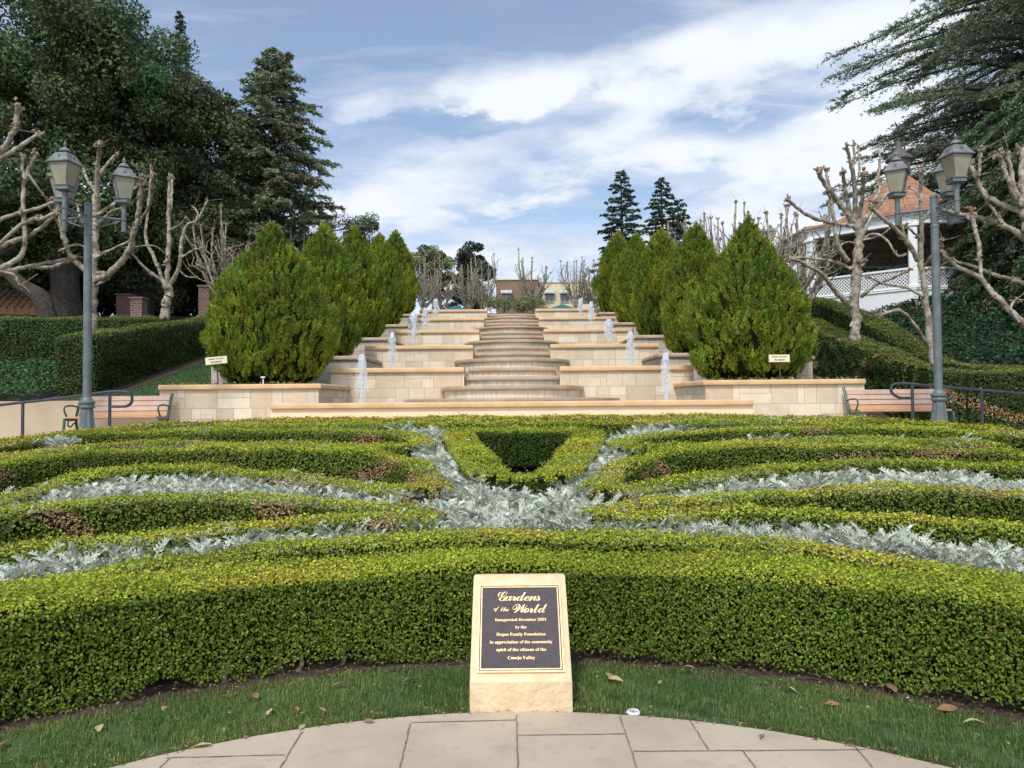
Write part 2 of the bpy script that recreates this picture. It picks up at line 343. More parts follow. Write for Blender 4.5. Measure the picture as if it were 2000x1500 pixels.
def watermat(name, alpha, c, streak=True):
    m, N, b, o = newmat(name); ge = N.n('ShaderNodeNewGeometry'); px, py, pz = N.sep(ge.outputs['Position'])
    b.inputs['Base Color'].default_value = (*c, 1); b.inputs['Roughness'].default_value = .15
    tr = N.n('ShaderNodeBsdfTransparent'); mx = N.n('ShaderNodeMixShader')
    if streak:
        f = N.noise(N.comb(N.m('MULTIPLY', px, 30.0), N.m('MULTIPLY', py, 30.0), N.m('MULTIPLY', pz, 1.5)), 1.0, 4, .6)
        N.l(N.m('MULTIPLY', N.ss(f, .42, .72), alpha), mx.inputs[0])
    else: mx.inputs[0].default_value = alpha
    N.l(tr.outputs[0], mx.inputs[1]); N.l(b.outputs[0], mx.inputs[2]); N.l(mx.outputs[0], o.inputs[0]); return m
M['fall'] = watermat('falling_water', .14, (.82, .78, .70)); M['spray'] = watermat('spray_water', .42, (.86, .89, .93), False)
m, N, b, o = newmat('pool_water'); b.inputs['Base Color'].default_value = (.12, .12, .09, 1); b.inputs['Roughness'].default_value = .06
bp = N.n('ShaderNodeBump'); bp.inputs['Strength'].default_value = .5; bp.inputs['Distance'].default_value = .03; N.l(N.noise(N.n('ShaderNodeTexCoord').outputs['Object'], 9, 3), bp.inputs['Height']); N.l(bp.outputs[0], b.inputs['Normal']); M['water'] = m
m, N, b, o = newmat('stamped_paver'); p = N.n('ShaderNodeTexCoord').outputs['Object']
c = N.mix(N.ss(N.noise(p, 1.3, 5), .35, .65), (.41, .33, .235), (.49, .40, .295)); c = N.mix(N.m('MULTIPLY', N.ss(N.noise(p, 6, 8, .72), .50, .70), .5), c, (.31, .255, .205))
c = N.mix(N.m('MULTIPLY', N.ss(N.noise(p, 22, 6, .7), .60, .72), .5), c, (.2, .165, .14)); N.l(c, b.inputs['Base Color']); b.inputs['Roughness'].default_value = .75
bp = N.n('ShaderNodeBump'); bp.inputs['Strength'].default_value = .35; bp.inputs['Distance'].default_value = .01; N.l(N.noise(p, 7, 8, .65), bp.inputs['Height']); N.l(bp.outputs[0], b.inputs['Normal']); M['paver'] = m

# ------------------------------------------------------------------ ground and terrain
TD = [16.5, 20.4, 24.5, 28.9, 32.6]; TZ = [2.41, 3.19, 4.00, 4.88, 5.66]     # the five stepped walls of the cascade: distance, top
def Zg(x, y):
    x, y = np.broadcast_arrays(np.asarray(x, float), np.asarray(y, float))
    low = np.interp(y, [4.9, 12.15, 12.6], [0, .80, 1.0])
    left = np.clip(1.75+.21*(y-15.5), 1.0, 5.7)
    right = 1+.24*(y-15.3)+.12*np.maximum(x-8.4, 0)+.75*np.maximum(x-10, 0)*np.clip((y-16)/6, 0, 1)
    cap = np.where((x > 8.5) & (y > 19), 4.33+np.clip((y-31)*.2, 0, .9), 5.7)
    right = np.clip(np.minimum(right, cap), 1.0, 5.7)
    mid = np.full_like(low, 1.0)
    for d, z in zip(TD, TZ): mid = np.where(y > d+.2, z-.35, mid)
    mid = np.where(y > 34, 5.7, mid)
    z = np.where(y < 15.25, low, np.where(x < -6.45, left, np.where(x > 6.45, right, mid)))
    return z
def sheet(name, xs, ys, off, mat, kind='structure', clip=None):
    X_, Y_ = np.meshgrid(xs, ys); Z_ = Zg(X_, Y_)+off; V = np.column_stack([X_.ravel(), Y_.ravel(), Z_.ravel()])
    n, m_ = len(xs), len(ys); i, j = np.meshgrid(np.arange(n-1), np.arange(m_-1)); a = (j*n+i).ravel()
    F = np.column_stack([a, a+1, a+n+1, a+n])
    if clip is not None: F = F[clip(V[F].mean(1))]
    return tag(build(name, [(V, F, 0)], mat), kind=kind)
xs = np.unique(np.concatenate([np.linspace(-400, -30, 12), np.linspace(-30, 30, 121), [-6.46, -6.44, 6.44, 6.46], np.linspace(30, 400, 12)]))
ys = np.unique(np.concatenate([np.linspace(-60, 0, 6), np.linspace(0, 44, 100), [15.24, 15.26], np.linspace(44, 100, 10), np.linspace(100, 900, 8)]))
sheet('ground', xs, ys, -.02, M['earth'])
sheet('soil_bed', np.linspace(-9.5, 9.5, 60), np.linspace(.5, 12.4, 60), .0, M['soil'], clip=lambda c: (np.hypot(c[:, 0], c[:, 1]-.93) > 3.5) & (np.hypot(c[:, 0], c[:, 1]-.93) < 11.9) & (c[:, 1] > 1))
sheet('terrace', np.linspace(-16, 16, 40), np.linspace(12.3, 15.2, 8), .004, M['pave'])
sheet('hill_lawn', np.linspace(-8.15, -6.47, 8), np.linspace(15.3, 30, 30), .02, M['turf'])
sheet('hill_lawn', np.linspace(6.47, 7.3, 5), np.linspace(15.3, 30, 30), .02, M['turf'])
sheet('hill_lawn', np.linspace(6.75, 8.2, 5), np.linspace(14.5, 15.2, 4), .02, M['turf'])
sheet('soil_strip', np.linspace(-9.6, -8.15, 6), np.linspace(15.3, 30, 30), .015, M['soil'])
sheet('soil_strip', np.linspace(7.3, 9.4, 6), np.linspace(15.3, 30, 30), .015, M['soil'])
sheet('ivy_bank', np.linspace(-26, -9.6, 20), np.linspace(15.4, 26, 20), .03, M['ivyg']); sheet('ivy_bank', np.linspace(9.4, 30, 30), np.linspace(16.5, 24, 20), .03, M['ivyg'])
C0 = np.array([0, .93])
def arc(r, a0, a1, z, n=90):
    a = np.radians(np.linspace(a0, a1, n)); return np.column_stack([C0[0]+r*np.sin(a), C0[1]+r*np.cos(a), np.broadcast_to(z, a.shape)])
# plaza of stamped pavers, a disc with a lawn ring round it
PR = 3.04
A = arc(PR, -180, 180, .03, 160)[:-1]; A[:, 0] += .004*np.sin(np.arange(159)*1.7); nA = len(A)
V = np.vstack([A, A-[0, 0, .06]]); F = [tuple(range(nA-1, -1, -1))]+[(i, (i+1) % nA, nA+(i+1) % nA, nA+i) for i in range(nA)]
pparts = [(V, F, 0)]
def ground_px(px, py, z=.03):
    d = _f+(px-1000)/1500*_r-(py-750)/1500*_u; return np.array([0, 0, EYE])+d*((z-EYE)/d[2])
g = rnd(3)
for a_, b_ in [((590, 1430), (540, 1512)), ((801, 1414), (779, 1512)), ((1009, 1397), (1012, 1512)), ((1211, 1400), (1248, 1512)), ((1349, 1409), (1383, 1465)), ((325, 1481), (556, 1475)), ((803, 1412), (1009, 1407)), ((1012, 1437), (1220, 1434)),
              ((1238, 1468), (1690, 1465)), ((1450, 1467), (1485, 1512)), ((1664, 1452), (1705, 1500)), ((330, 1483), (300, 1512)), ((225, 1512), (545, 1504)), ((779, 1508), (1012, 1503))]:
    p, q = ground_px(*a_), ground_px(*b_); n = 14; s = np.linspace(0, 1, n)[:, None]; L = p+(q-p)*s; t_ = nrm(q-p); w = np.array([-t_[1], t_[0], 0])
    j = g.normal(size=(n, 1))*.0012; wd = (.0022+g.uniform(0, .0026, (n, 1)))
    up = np.array([0, 0, .003]); pparts.append((np.vstack([L+w*(j+wd)+up, L+w*(j-wd)+up]), [(i, i+1, n+i+1, n+i) for i in range(n-1)], 1))
tag(build('plaza_path', pparts, [M['paver'], M['joint']], org=(0, .93, 0)), kind='structure')
ar = arc(PR+.002, -110, 110, .006, 120); br = arc(3.76, -110, 110, .016, 120)
br[:, :2] += (nrm(br[:, :2]-C0))*(.035*np.sin(np.arange(120)*.9)+.03*np.sin(np.arange(120)*.37))[:, None]
tag(build('lawn_ring', [(np.vstack([ar, br]), [(i, i+1, 121+i, 120+i) for i in range(119)], 0)], M['turf']), kind='structure')
def blades(n, pts, hgt, wid, seed, bases):
    g = rnd(seed); P = pts(g, n); az = g.uniform(0, 6.28, n); d = np.column_stack([np.cos(az), np.sin(az), np.zeros(n)]); h = hgt*g.uniform(.5, 1.25, n)[:, None]
    lean = g.uniform(.2, 1.0, (n, 1)); w = np.column_stack([-d[:, 1], d[:, 0], np.zeros(n)])*wid*g.uniform(.6, 1.2, (n, 1))
    mid = P+[0, 0, 1]*h*.6+d*h*lean*.25; tip = P+[0, 0, 1]*h*(1-.35*lean)+d*h*lean*.75
    V = np.stack([P-w, P+w, mid+w*.8, mid-w*.8, tip], 1).reshape(-1, 3); k = np.arange(n)*5
    pick = g.integers(0, len(bases), n); pat = wob(P, 2.3, rnd(seed+40))[:, None]+.6*wob(P, 7.0, rnd(seed+41))[:, None]; C = np.repeat(np.asarray(bases)[pick]*np.clip(1+g.normal(size=(n, 1))*.24, .5, 1.7)*(1+.16*pat*np.array([1.5, 1, .8])), 5, 0); C = np.clip(C, .005, .6)
    return [(V, np.column_stack([k, k+1, k+2, k+3]), 0, C), (V, np.column_stack([k+3, k+2, k+4]), 0, C)]
GC = [(.125, .205, .05), (.155, .245, .06), (.065, .14, .035), (.15, .24, .06), (.24, .22, .09)]
def ringpts(g, n):
    a = np.radians(g.uniform(-62, 62, n)); w = wob(np.column_stack([a*8, a*0, a*0]), 1.0, rnd(2))*.05
    r = np.sqrt(g.uniform((PR+.01)**2, 3.78**2, n))+w*(g.uniform(size=n) > .8); P = np.column_stack([r*np.sin(a), .93+r*np.cos(a), np.full(n, .008)])
    bare = (wob(P, 5.0, rnd(8)) > .62) & (g.uniform(size=n) < .75); P[bare, 2] -= .05
    return P
tag(build('grass', blades(72000, ringpts, .046, .0016, 5, GC), M['grassb']), 'short green grass of the lawn ring around the paved path', 'grass', kind='stuff')
def hillpts(x0, x1, y0, y1): return lambda g, n: (lambda x, y: np.column_stack([x, y, Zg(x, y)+.015]))(g.uniform(x0, x1, n), g.uniform(y0, y1, n))
HG = [(.05, .12, .03), (.065, .14, .035), (.04, .095, .022)]
tag(build('grass', blades(26000, hillpts(-8.2, -6.5, 15.35, 26), .05, .004, 6, HG), M['grassb']), 'dark grass sloping up behind the left bench', 'grass', kind='stuff')
tag(build('grass', blades(9000, hillpts(6.5, 7.35, 15.35, 24), .05, .004, 7, HG)+blades(5000, hillpts(6.75, 8.2, 14.5, 15.2), .05, .004, 71, HG), M['grassb']), 'grass patch beside and beneath the right bench', 'grass', kind='stuff')
def ivy(n, x0, x1, y0, y1, size, seed, base):
    g = rnd(seed); P = hillpts(x0, x1, y0, y1)(g, n); P[:, 2] += .05+g.uniform(0, .16, n)+.07*wob(P, 1.5, rnd(seed+1))
    return leaves(P, np.tile([0, -.35, 1.0], (n, 1)), size, .85, g, tint(g, n, base, .35), .55)
tag(build('ivy_ground_cover', [ivy(26000, -20, -9.5, 15.35, 20.5, .075, 11, (.045, .095, .03))], M['ivy']), 'ivy ground cover above the beige wall on the left', 'ivy', kind='stuff')
tag(build('ivy_ground_cover', [ivy(46000, 9.6, 22, 16.9, 24.5, .085, 12, (.028, .068, .03))], M['ivy']), 'dark ivy covering the bank below the white gazebo', 'ivy', kind='stuff')

# ------------------------------------------------------------------ clipped hedges
def resample(P, step, closed=False):
    P = np.asarray(P, float)
    if closed: P = np.vstack([P, P[:1]])
    s = np.concatenate([[0], np.cumsum(np.linalg.norm(np.diff(P, axis=0), axis=1))]); n = max(int(s[-1]/step), 2)
    q = np.linspace(0, s[-1], n+1); return np.column_stack([np.interp(q, s, P[:, k]) for k in range(3)])
def hedge_parts(path, w, h, leaf, dens, ctop, cside, seed, z0=.03, closed=False, brown=0., lump=.02, ycol=None, rc=.08, spread=.75, ends=True, lift=.02):
    """path runs along the TOP centre line; returns a dark twiggy core and a coat of single leaves"""
    g = rnd(seed); P = resample(path, .12, closed); L = np.sum(np.linalg.norm(np.diff(P, axis=0), axis=1)); hw = w/2; parts = []
    ins = .075; core = [(-hw+ins, -h+lift), (-hw+ins, -ins-rc*.6), (-hw+ins+rc*.6, -ins), (hw-ins-rc*.6, -ins), (hw-ins, -ins-rc*.6), (hw-ins, -h+lift)]
    parts.append(sweep(P[:-1] if closed else P, core[::-1], 0, closed))
    S = [h-rc-z0, rc*1.57, w-2*rc, rc*1.57, h-rc-z0]; tot = sum(S); cum_ = np.concatenate([[0], np.cumsum(S)])
    n = int(dens*1.3*L*tot); u = g.uniform(0, tot, n); k = np.clip(np.searchsorted(cum_, u, 'right')-1, 0, 4); f = u-cum_[k]
    th = f/rc
    uu = np.select([k == 0, k == 1, k == 2, k == 3], [np.full(n, -hw), -hw+rc-rc*np.cos(th), -hw+rc+f, hw-rc+rc*np.sin(th)], hw)
    vv = np.select([k == 0, k == 1, k == 2, k == 3], [-h+z0+f, -rc+rc*np.sin(th), np.zeros(n), -rc+rc*np.cos(th)], -rc-f)
    nu = np.select([k == 0, k == 1, k == 2, k == 3], [np.full(n, -1.), -np.cos(th), np.zeros(n), np.sin(th)], 1.); nv = np.select([k == 0, k == 1, k == 2, k == 3], [np.zeros(n), np.sin(th), np.ones(n), np.cos(th)], 0.)
    s = g.uniform(0, len(P)-1.001, n); i = s.astype(int); fr = (s-i)[:, None]; B = P[i]*(1-fr)+P[i+1]*fr; T = nrm((P[i+1]-P[i])*[1, 1, 0]); RR = np.column_stack([T[:, 1], -T[:, 0], np.zeros(n)])
    Q = B+RR*uu[:, None]+np.array([0, 0, 1])*vv[:, None]; NN = RR*nu[:, None]+np.array([0, 0, 1])*nv[:, None]
    if ends and not closed:
        for e, sg in ((0, -1), (-1, 1)):
            T0 = nrm((P[1]-P[0] if e == 0 else P[-1]-P[-2])*[1, 1, 0])*sg; R0 = np.array([T0[1], -T0[0], 0]); m = int(dens*w*h)
            a, b_ = g.uniform(-hw, hw, m), g.uniform(-h+z0, 0, m); bul = .06*(1-(a/hw)**2); Q = np.vstack([Q, P[e]+T0*bul[:, None]+R0*a[:, None]+np.array([0, 0, 1])*b_[:, None]]); NN = np.vstack([NN, np.tile(T0, (m, 1))])
    n = len(Q); low_ = np.clip(1-(Q[:, 2]-(Q[:, 2].min() if False else (B[:, 2].min() if False else 0)))/.3, 0, 1) if lift > .05 else None
    if low_ is not None: Q[:, 2] -= low_*(.045*wob(Q, 5.0, rnd(seed+77))+.05*wob(Q, 1.7, rnd(seed+78))+g.normal(size=n)*.02)
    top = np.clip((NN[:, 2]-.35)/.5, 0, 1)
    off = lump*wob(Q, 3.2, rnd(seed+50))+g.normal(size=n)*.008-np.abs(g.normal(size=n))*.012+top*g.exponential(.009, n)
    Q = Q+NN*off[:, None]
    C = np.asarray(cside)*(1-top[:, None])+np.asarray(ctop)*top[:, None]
    pat = wob(Q, 1.6, rnd(seed+60)); C = C*(1+.16*pat[:, None])
    if ycol is not None:
        yy = np.clip((wob(Q, 1.1, rnd(seed+61))-.25)*2, 0, 1)*top; C = C*(1-yy[:, None])+np.asarray(ycol)*yy[:, None]
    if brown:
        bb = (np.clip((wob(Q*[1, 1, 1.5], 2.2, rnd(seed+62))-(1-brown))*3, 0, 1)*(1-.75*top) > g.uniform(size=n)*.9); C[bb] = np.array([.40, .275, .135])
    C = C*np.clip(1+g.normal(size=(n, 1))*.30, .4, 2.0)*(1+g.normal(size=(n, 3))*.09)
    dead = g.uniform(size=n) < .018; C[dead] = np.array([.36, .27, .13])*g.uniform(.5, 1.2, (int(dead.sum()), 1))
    parts.append(leaves(Q, NN+[0, 0, .25], leaf, .62, g, np.clip(C, .004, .8), spread, 1))
    return parts
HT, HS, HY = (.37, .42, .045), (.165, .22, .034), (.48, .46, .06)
def hedge(name, label, path, w, h, leaf, dens, seed, group=None, **kw):
    ct, cs = kw.pop('ctop', HT), kw.pop('cside', HS)
    return tag(build(name, hedge_parts(path, w, h, leaf, dens, ct, cs, seed, **kw), [M['twig'], M['box']]), label, 'hedge', group)
PG = 'clipped boxwood hedges of the patterned bed'
# front hedge: foliage plus bare stems showing under it
fh = thing('boxwood_hedge', 'tall bright green boxwood hedge curving right behind the plaque, nearest the lawn', 'hedge', (0, 4.98, 0), PG)
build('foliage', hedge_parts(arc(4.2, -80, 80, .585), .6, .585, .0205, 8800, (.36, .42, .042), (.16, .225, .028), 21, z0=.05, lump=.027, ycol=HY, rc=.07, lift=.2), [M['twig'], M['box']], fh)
g = rnd(31)
for px, py in [(785, 1300), (575, 1330), (665, 1316), (430, 1352), (905, 1292), (1350, 1300), (1495, 1315), (1690, 1342), (1820, 1365), (1180, 1291)]:
    p = ground_px(px, py-12, 0); p[1] += .06; pts = [p+[0, 0, -.02], p+[g.normal()*.02, .02, .06], p+[g.normal()*.04, .05, .14]]
    P_, r_ = smooth_path(pts, [.018, .012, .010], 4); build('stem', [tube(P_, r_*(1+g.normal(size=len(r_))*.12), 7)], M['knob'], fh)
pr = arc(4.74, -75, 75, 0, 90); pr[:, 2] = ztop(pr[:, 1])-.005
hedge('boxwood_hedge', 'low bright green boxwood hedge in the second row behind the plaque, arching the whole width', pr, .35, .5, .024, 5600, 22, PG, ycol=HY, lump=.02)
def pxp(L): return np.array([UP(*q) for q in L])
Cl = [(-420, 1062), (-220, 1032), (-70, 1008), (0, 994), (150, 977), (350, 967), (600, 975), (750, 987), (838, 1001), (838, 1006), (740, 1005), (600, 1011), (450, 1022), (300, 1040), (150, 1053), (0, 1069), (-70, 1078), (-220, 1105), (-420, 1145)]
Dl = [(-360, 985), (-200, 948), (-70, 920), (0, 904), (100, 888), (250, 878), (400, 873), (600, 874), (720, 880), (800, 897), (838, 925), (845, 955), (790, 953), (650, 937), (520, 920), (400, 909), (300, 909), (200, 920), (100, 943), (0, 972), (-70, 992), (-200, 1030), (-330, 1060)]
El = [(40, 852), (200, 843), (400, 839), (600, 839), (760, 843), (818, 854), (822, 864), (760, 868), (600, 866), (450, 862), (300, 863), (150, 870), (0, 888), (-60, 898)]
Cr = [(2420, 1026), (2220, 990), (2070, 965), (2000, 958), (1800, 951), (1600, 956), (1450, 963), (1300, 973), (1172, 988), (1172, 996), (1300, 996), (1500, 993), (1700, 1005), (1850, 1017), (2000, 1034), (2070, 1044), (2220, 1070), (2420, 1110)]
Dr = [(2380, 950), (2200, 914), (2070, 892), (2000, 883), (1850, 872), (1700, 867), (1500, 866), (1400, 869), (1300, 881), (1220, 905), (1168, 945), (1180, 957), (1300, 941), (1450, 918), (1600, 903), (1750, 898), (1880, 901), (2000, 909), (2070, 916), (2200, 940), (2360, 972)]
Er = [(1960, 850), (1850, 839), (1700, 833), (1500, 834), (1350, 839), (1245, 852), (1205, 868), (1240, 873), (1300, 873), (1450, 863), (1600, 858), (1750, 857), (1900, 862), (1960, 868)]
for lab, L, w, sd_, br_ in [('left hand boxwood hedge looping round a brown-stemmed hollow, lowest of three loops', Cl, .30, 41, .55), ('left hand boxwood hedge loop with a brown dead patch, middle of three loops', Dl, .33, 42, .62), ('left hand boxwood hedge loop nearest the fountain, thin and far off', El, .33, 43, .45),
                            ('right hand boxwood hedge loop with a knobbly bump, lowest of three loops', Cr, .30, 44, .4), ('right hand boxwood hedge loop with a dark hole in its inner face, middle of three', Dr, .33, 45, .42), ('right hand boxwood hedge loop nearest the fountain with a yellow outer end', Er, .33, 46, .3)]:
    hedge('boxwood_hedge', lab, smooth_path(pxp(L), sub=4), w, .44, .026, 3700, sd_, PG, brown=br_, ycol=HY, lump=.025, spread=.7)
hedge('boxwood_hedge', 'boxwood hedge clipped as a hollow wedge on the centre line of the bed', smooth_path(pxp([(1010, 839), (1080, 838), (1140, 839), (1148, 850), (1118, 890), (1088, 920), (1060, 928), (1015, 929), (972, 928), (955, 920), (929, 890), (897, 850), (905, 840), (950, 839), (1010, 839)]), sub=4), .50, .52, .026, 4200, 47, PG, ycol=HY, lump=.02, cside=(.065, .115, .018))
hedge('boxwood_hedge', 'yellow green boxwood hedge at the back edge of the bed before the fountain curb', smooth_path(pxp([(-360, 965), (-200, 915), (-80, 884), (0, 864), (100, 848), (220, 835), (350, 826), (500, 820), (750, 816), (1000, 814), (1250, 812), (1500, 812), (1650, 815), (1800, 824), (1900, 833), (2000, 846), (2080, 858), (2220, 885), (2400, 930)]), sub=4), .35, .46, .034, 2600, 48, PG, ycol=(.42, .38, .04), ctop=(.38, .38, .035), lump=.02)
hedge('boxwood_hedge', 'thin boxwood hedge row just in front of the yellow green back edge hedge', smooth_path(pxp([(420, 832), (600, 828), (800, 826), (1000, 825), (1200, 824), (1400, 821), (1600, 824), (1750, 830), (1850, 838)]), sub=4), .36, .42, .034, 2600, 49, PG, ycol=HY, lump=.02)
# ------------------------------------------------------------------ silver foliage between the hedges
def silver(P, seed, h=.195):
    g = rnd(seed); out_ = []; n0 = len(P); per = 24
    B = np.repeat(P, per, 0); n = len(B); az = g.uniform(0, 6.28, n); el = np.radians(g.uniform(28, 85, n)); d = np.column_stack([np.cos(az)*np.cos(el), np.sin(az)*np.cos(el), np.sin(el)])
    Ls = h*np.repeat(g.uniform(.6, 1.2, n0), per)*g.uniform(.5, 1.05, n); B = B+np.column_stack([g.normal(size=(n, 2))*.035, g.uniform(-.05, .06, n)])
    bend = np.column_stack([np.cos(az), np.sin(az), -.7*np.ones(n)])*.35; s = nrm(np.cross(d, [0, 0, 1])+g.normal(size=(n, 3))*.3); s = nrm(s-d*np.sum(s*d, 1, keepdims=True))
    K = [(.25, 0, .25, .045), (.55, 0, .25, .05), (.85, 0, .18, .06)]+[(q, sg, .13*(1.3-q*.65), .034) for q in (.36, .5, .64, .78, .9) for sg in (-1, 1)]
    base = np.repeat(np.array([[.53, .555, .455]])*np.clip(1+g.normal(size=(n0, 1))*.13, .6, 1.4), per, 0)
    for q, sg, hl, hwid in K:
        l = Ls[:, None]; c0 = B+d*l*q+bend*l*q*q; ax = nrm(d+bend*1.6*q+s*sg*.95)
        wv = nrm(np.cross(ax, np.cross(s, d)+g.normal(size=(n, 3))*.25)); ctr = c0+ax*l*hl*(1 if sg else 0)
        out_.append(rhombi(ctr, ax*l*hl*(1 if sg == 0 else .9), wv*l*hwid, np.clip(base*(1+g.normal(size=(n, 1))*.12), 0, .85)))
    return out_
def band(L, w, sp, seed, dz=-.21, gap=-9):
    P = np.array([UP(a, b, -.06) for a, b in L]); P = smooth_path(P, sub=6); g = rnd(seed); Q = resample(P, sp*.5); o_ = []
    T = nrm(np.gradient(Q, axis=0)*[1, 1, 0]); Rr = np.column_stack([T[:, 1], -T[:, 0], np.zeros(len(T))])
    k = max(int(w/sp), 1)
    for i in range(len(Q)):
        for _ in range(max(1, int(k*.75+g.uniform()))):
            o_.append(Q[i]+Rr[i]*g.uniform(-w/2, w/2)+T[i]*g.normal()*.05)
    P = np.array(o_); P[:, 2] = ztop(P[:, 1])+dz; return P[wob(P, 3.5, rnd(seed+900)) > gap]
def poly(L, sp, seed, dz=-.22):
    P = np.array([UP(a, b, -.06) for a, b in L]); x0, x1, y0, y1 = P[:, 0].min(), P[:, 0].max(), P[:, 1].min(), P[:, 1].max(); g = rnd(seed); n = int((x1-x0)*(y1-y0)/sp**2)
    Q = np.column_stack([g.uniform(x0, x1, n), g.uniform(y0, y1, n)]); ins = np.zeros(n, bool); m_ = len(P)
    for i in range(m_):
        a_, b_ = P[i], P[(i+1) % m_]; c_ = ((a_[1] > Q[:, 1]) != (b_[1] > Q[:, 1])) & (Q[:, 0] < (b_[0]-a_[0])*(Q[:, 1]-a_[1])/(b_[1]-a_[1]+1e-9)+a_[0]); ins ^= c_
    Q = Q[ins]; return np.column_stack([Q, ztop(Q[:, 1])+dz])
SB = [('left front', np.vstack([band([(-400, 1205), (-220, 1160), (-60, 1122), (0, 1110), (150, 1083), (350, 1060), (550, 1037), (750, 1022), (880, 1010)], .36, .115, 61, gap=-1.5)]), 61),
      ('right front', band([(1130, 1012), (1300, 1018), (1450, 1026), (1650, 1042), (1800, 1056), (1940, 1076), (2060, 1095), (2240, 1130), (2420, 1170)], .34, .115, 62, gap=-1.3), 62),
      ('centre', np.vstack([poly([(850, 1022), (868, 985), (880, 958), (960, 950), (1080, 952), (1135, 962), (1160, 1000), (1165, 1020)], .105, 63), band([(905, 958), (882, 915), (862, 880), (842, 848), (830, 838)], .52, .12, 64), band([(790, 984), (868, 978)], .25, .11, 164), band([(1135, 974), (1230, 976)], .25, .11, 165), band([(1130, 960), (1152, 920), (1180, 885), (1215, 855), (1260, 838), (1330, 828)], .52, .12, 65)]), 63),
      ('left middle', band([(-340, 1075), (-200, 1040), (-60, 1000), (0, 985), (100, 962), (200, 948), (400, 942), (600, 955), (780, 975)], .78, .12, 66), 66),
      ('right middle', band([(1230, 970), (1330, 955), (1450, 940), (1600, 929), (1800, 929), (1950, 942), (2070, 955), (2240, 985), (2400, 1015)], .56, .12, 67), 67),
      ('left back', np.vstack([band([(20, 892), (150, 876), (300, 869), (450, 868), (630, 867)], .2, .14, 68, -.20, -.5), band([(360, 833), (500, 834), (650, 835), (830, 838)], .25, .14, 69, -.18, -.5), band([(60, 863), (135, 861)], .3, .13, 70, -.16, -.1)]), 68),
      ('right back', np.vstack([band([(1400, 861), (1550, 857), (1700, 857), (1850, 858), (1915, 858)], .22, .14, 72, -.18, -.5), band([(1260, 830), (1400, 827), (1520, 824)], .3, .14, 73, -.18, -.5), band([(1520, 822), (1630, 822)], .4, .12, 74, -.20), band([(1870, 838), (1895, 840)], .3, .12, 75, -.2)]), 72)]
for nm, P, sd_ in SB: tag(build('silver_foliage', silver(P, sd_), M['silver']), 'feathery silver grey foliage plants massed in the %s strip of the bed' % nm, 'foliage plants', kind='stuff')
# ------------------------------------------------------------------ cascade, planters and walls
CP = [(-.05, -.10), (-.065, -.085), (-.07, -.05), (-.06, -.015), (-.03, 0), (.30, 0), (.30, -.10)]     # bullnosed coping, u<0 is the front when travelling +x reversed
def cope(path, th=.10, dep=.30, closed=False, mi=0, out_=.065):
    pr = [(out_-.02, -th), (out_-.004, -th*.85), (out_, -th*.5), (out_-.008, -th*.18), (out_-.035, 0), (-dep, 0), (-dep, -th)]
    return sweep(path, pr[::-1], mi, closed)
ORD = ['lowest', 'second lowest', 'middle', 'second highest', 'highest']
CH = 1.03                                                   # half width of the stepped channel
for k, (d, z) in enumerate(zip(TD, TZ)):
    zb = 1.3 if k == 0 else TZ[k-1]-.5
    for sg, side in ((-1, 'left'), (1, 'right')):
        xo = 3.9*sg; xi = CH*sg
        w = thing('retaining_wall', 'cream stone cascade wall with tan coping, %s tier on the %s of the water steps' % (ORD[k], side), 'wall', ((xo+xi)/2, d+.2, zb), 'tiered cream stone walls of the cascade')
        build('wall_face', [box(((xo+xi)/2, d+.2, (zb+z-.1)/2), (abs(xo-xi), .4, z-.1-zb))], M['stone'], w)
        pth = [(min(xo, xi), d, z), (max(xo, xi), d, z)]
        build('coping', [cope([(p[0], p[1], p[2]) for p in pth], .11, .40)], M['cope'], w)
    if k < 4: [tag(build('pool_water', [box((sg*2.5, (d+.4+TD[k+1])/2, z-.13), (2.7, TD[k+1]-d-.4, .06))], M['water']), kind='structure') for sg in (-1, 1)]
tag(build('pool_water', [box((0, 15.3, 1.52), (7.4, 2.3, .06))], M['water']), kind='structure')
cas = thing('water_stairs', 'brown stepped water cascade of curved wet ledges running down the centre', 'fountain', (0, 14.6, 1.0))
def semi(cy, rx, ry, n=30): a = np.linspace(math.pi, 2*math.pi, n); return np.column_stack([rx*np.cos(a), cy+ry*np.sin(a)])
def ledge(cy, rx, ry, z, th=.10):
    O = []
    for ins, zz in ((.03, -th), (.008, -th*.8), (0, -th*.45), (.012, -th*.12), (.05, 0)): q = semi(cy, rx-ins, ry-ins); O.append(np.column_stack([q, np.full(30, z+zz)]))
    V = np.concatenate(O); F = []
    for k in range(4):
        for i in range(29): F.append((k*30+i, k*30+i+1, k*30+31+i, k*30+30+i))
    F += [tuple(range(120, 150)), tuple(range(29, -1, -1))]; F += [tuple([k*30+29 for k in range(4, -1, -1)]+[k*30 for k in range(5)])]
    return (V, F, 0)
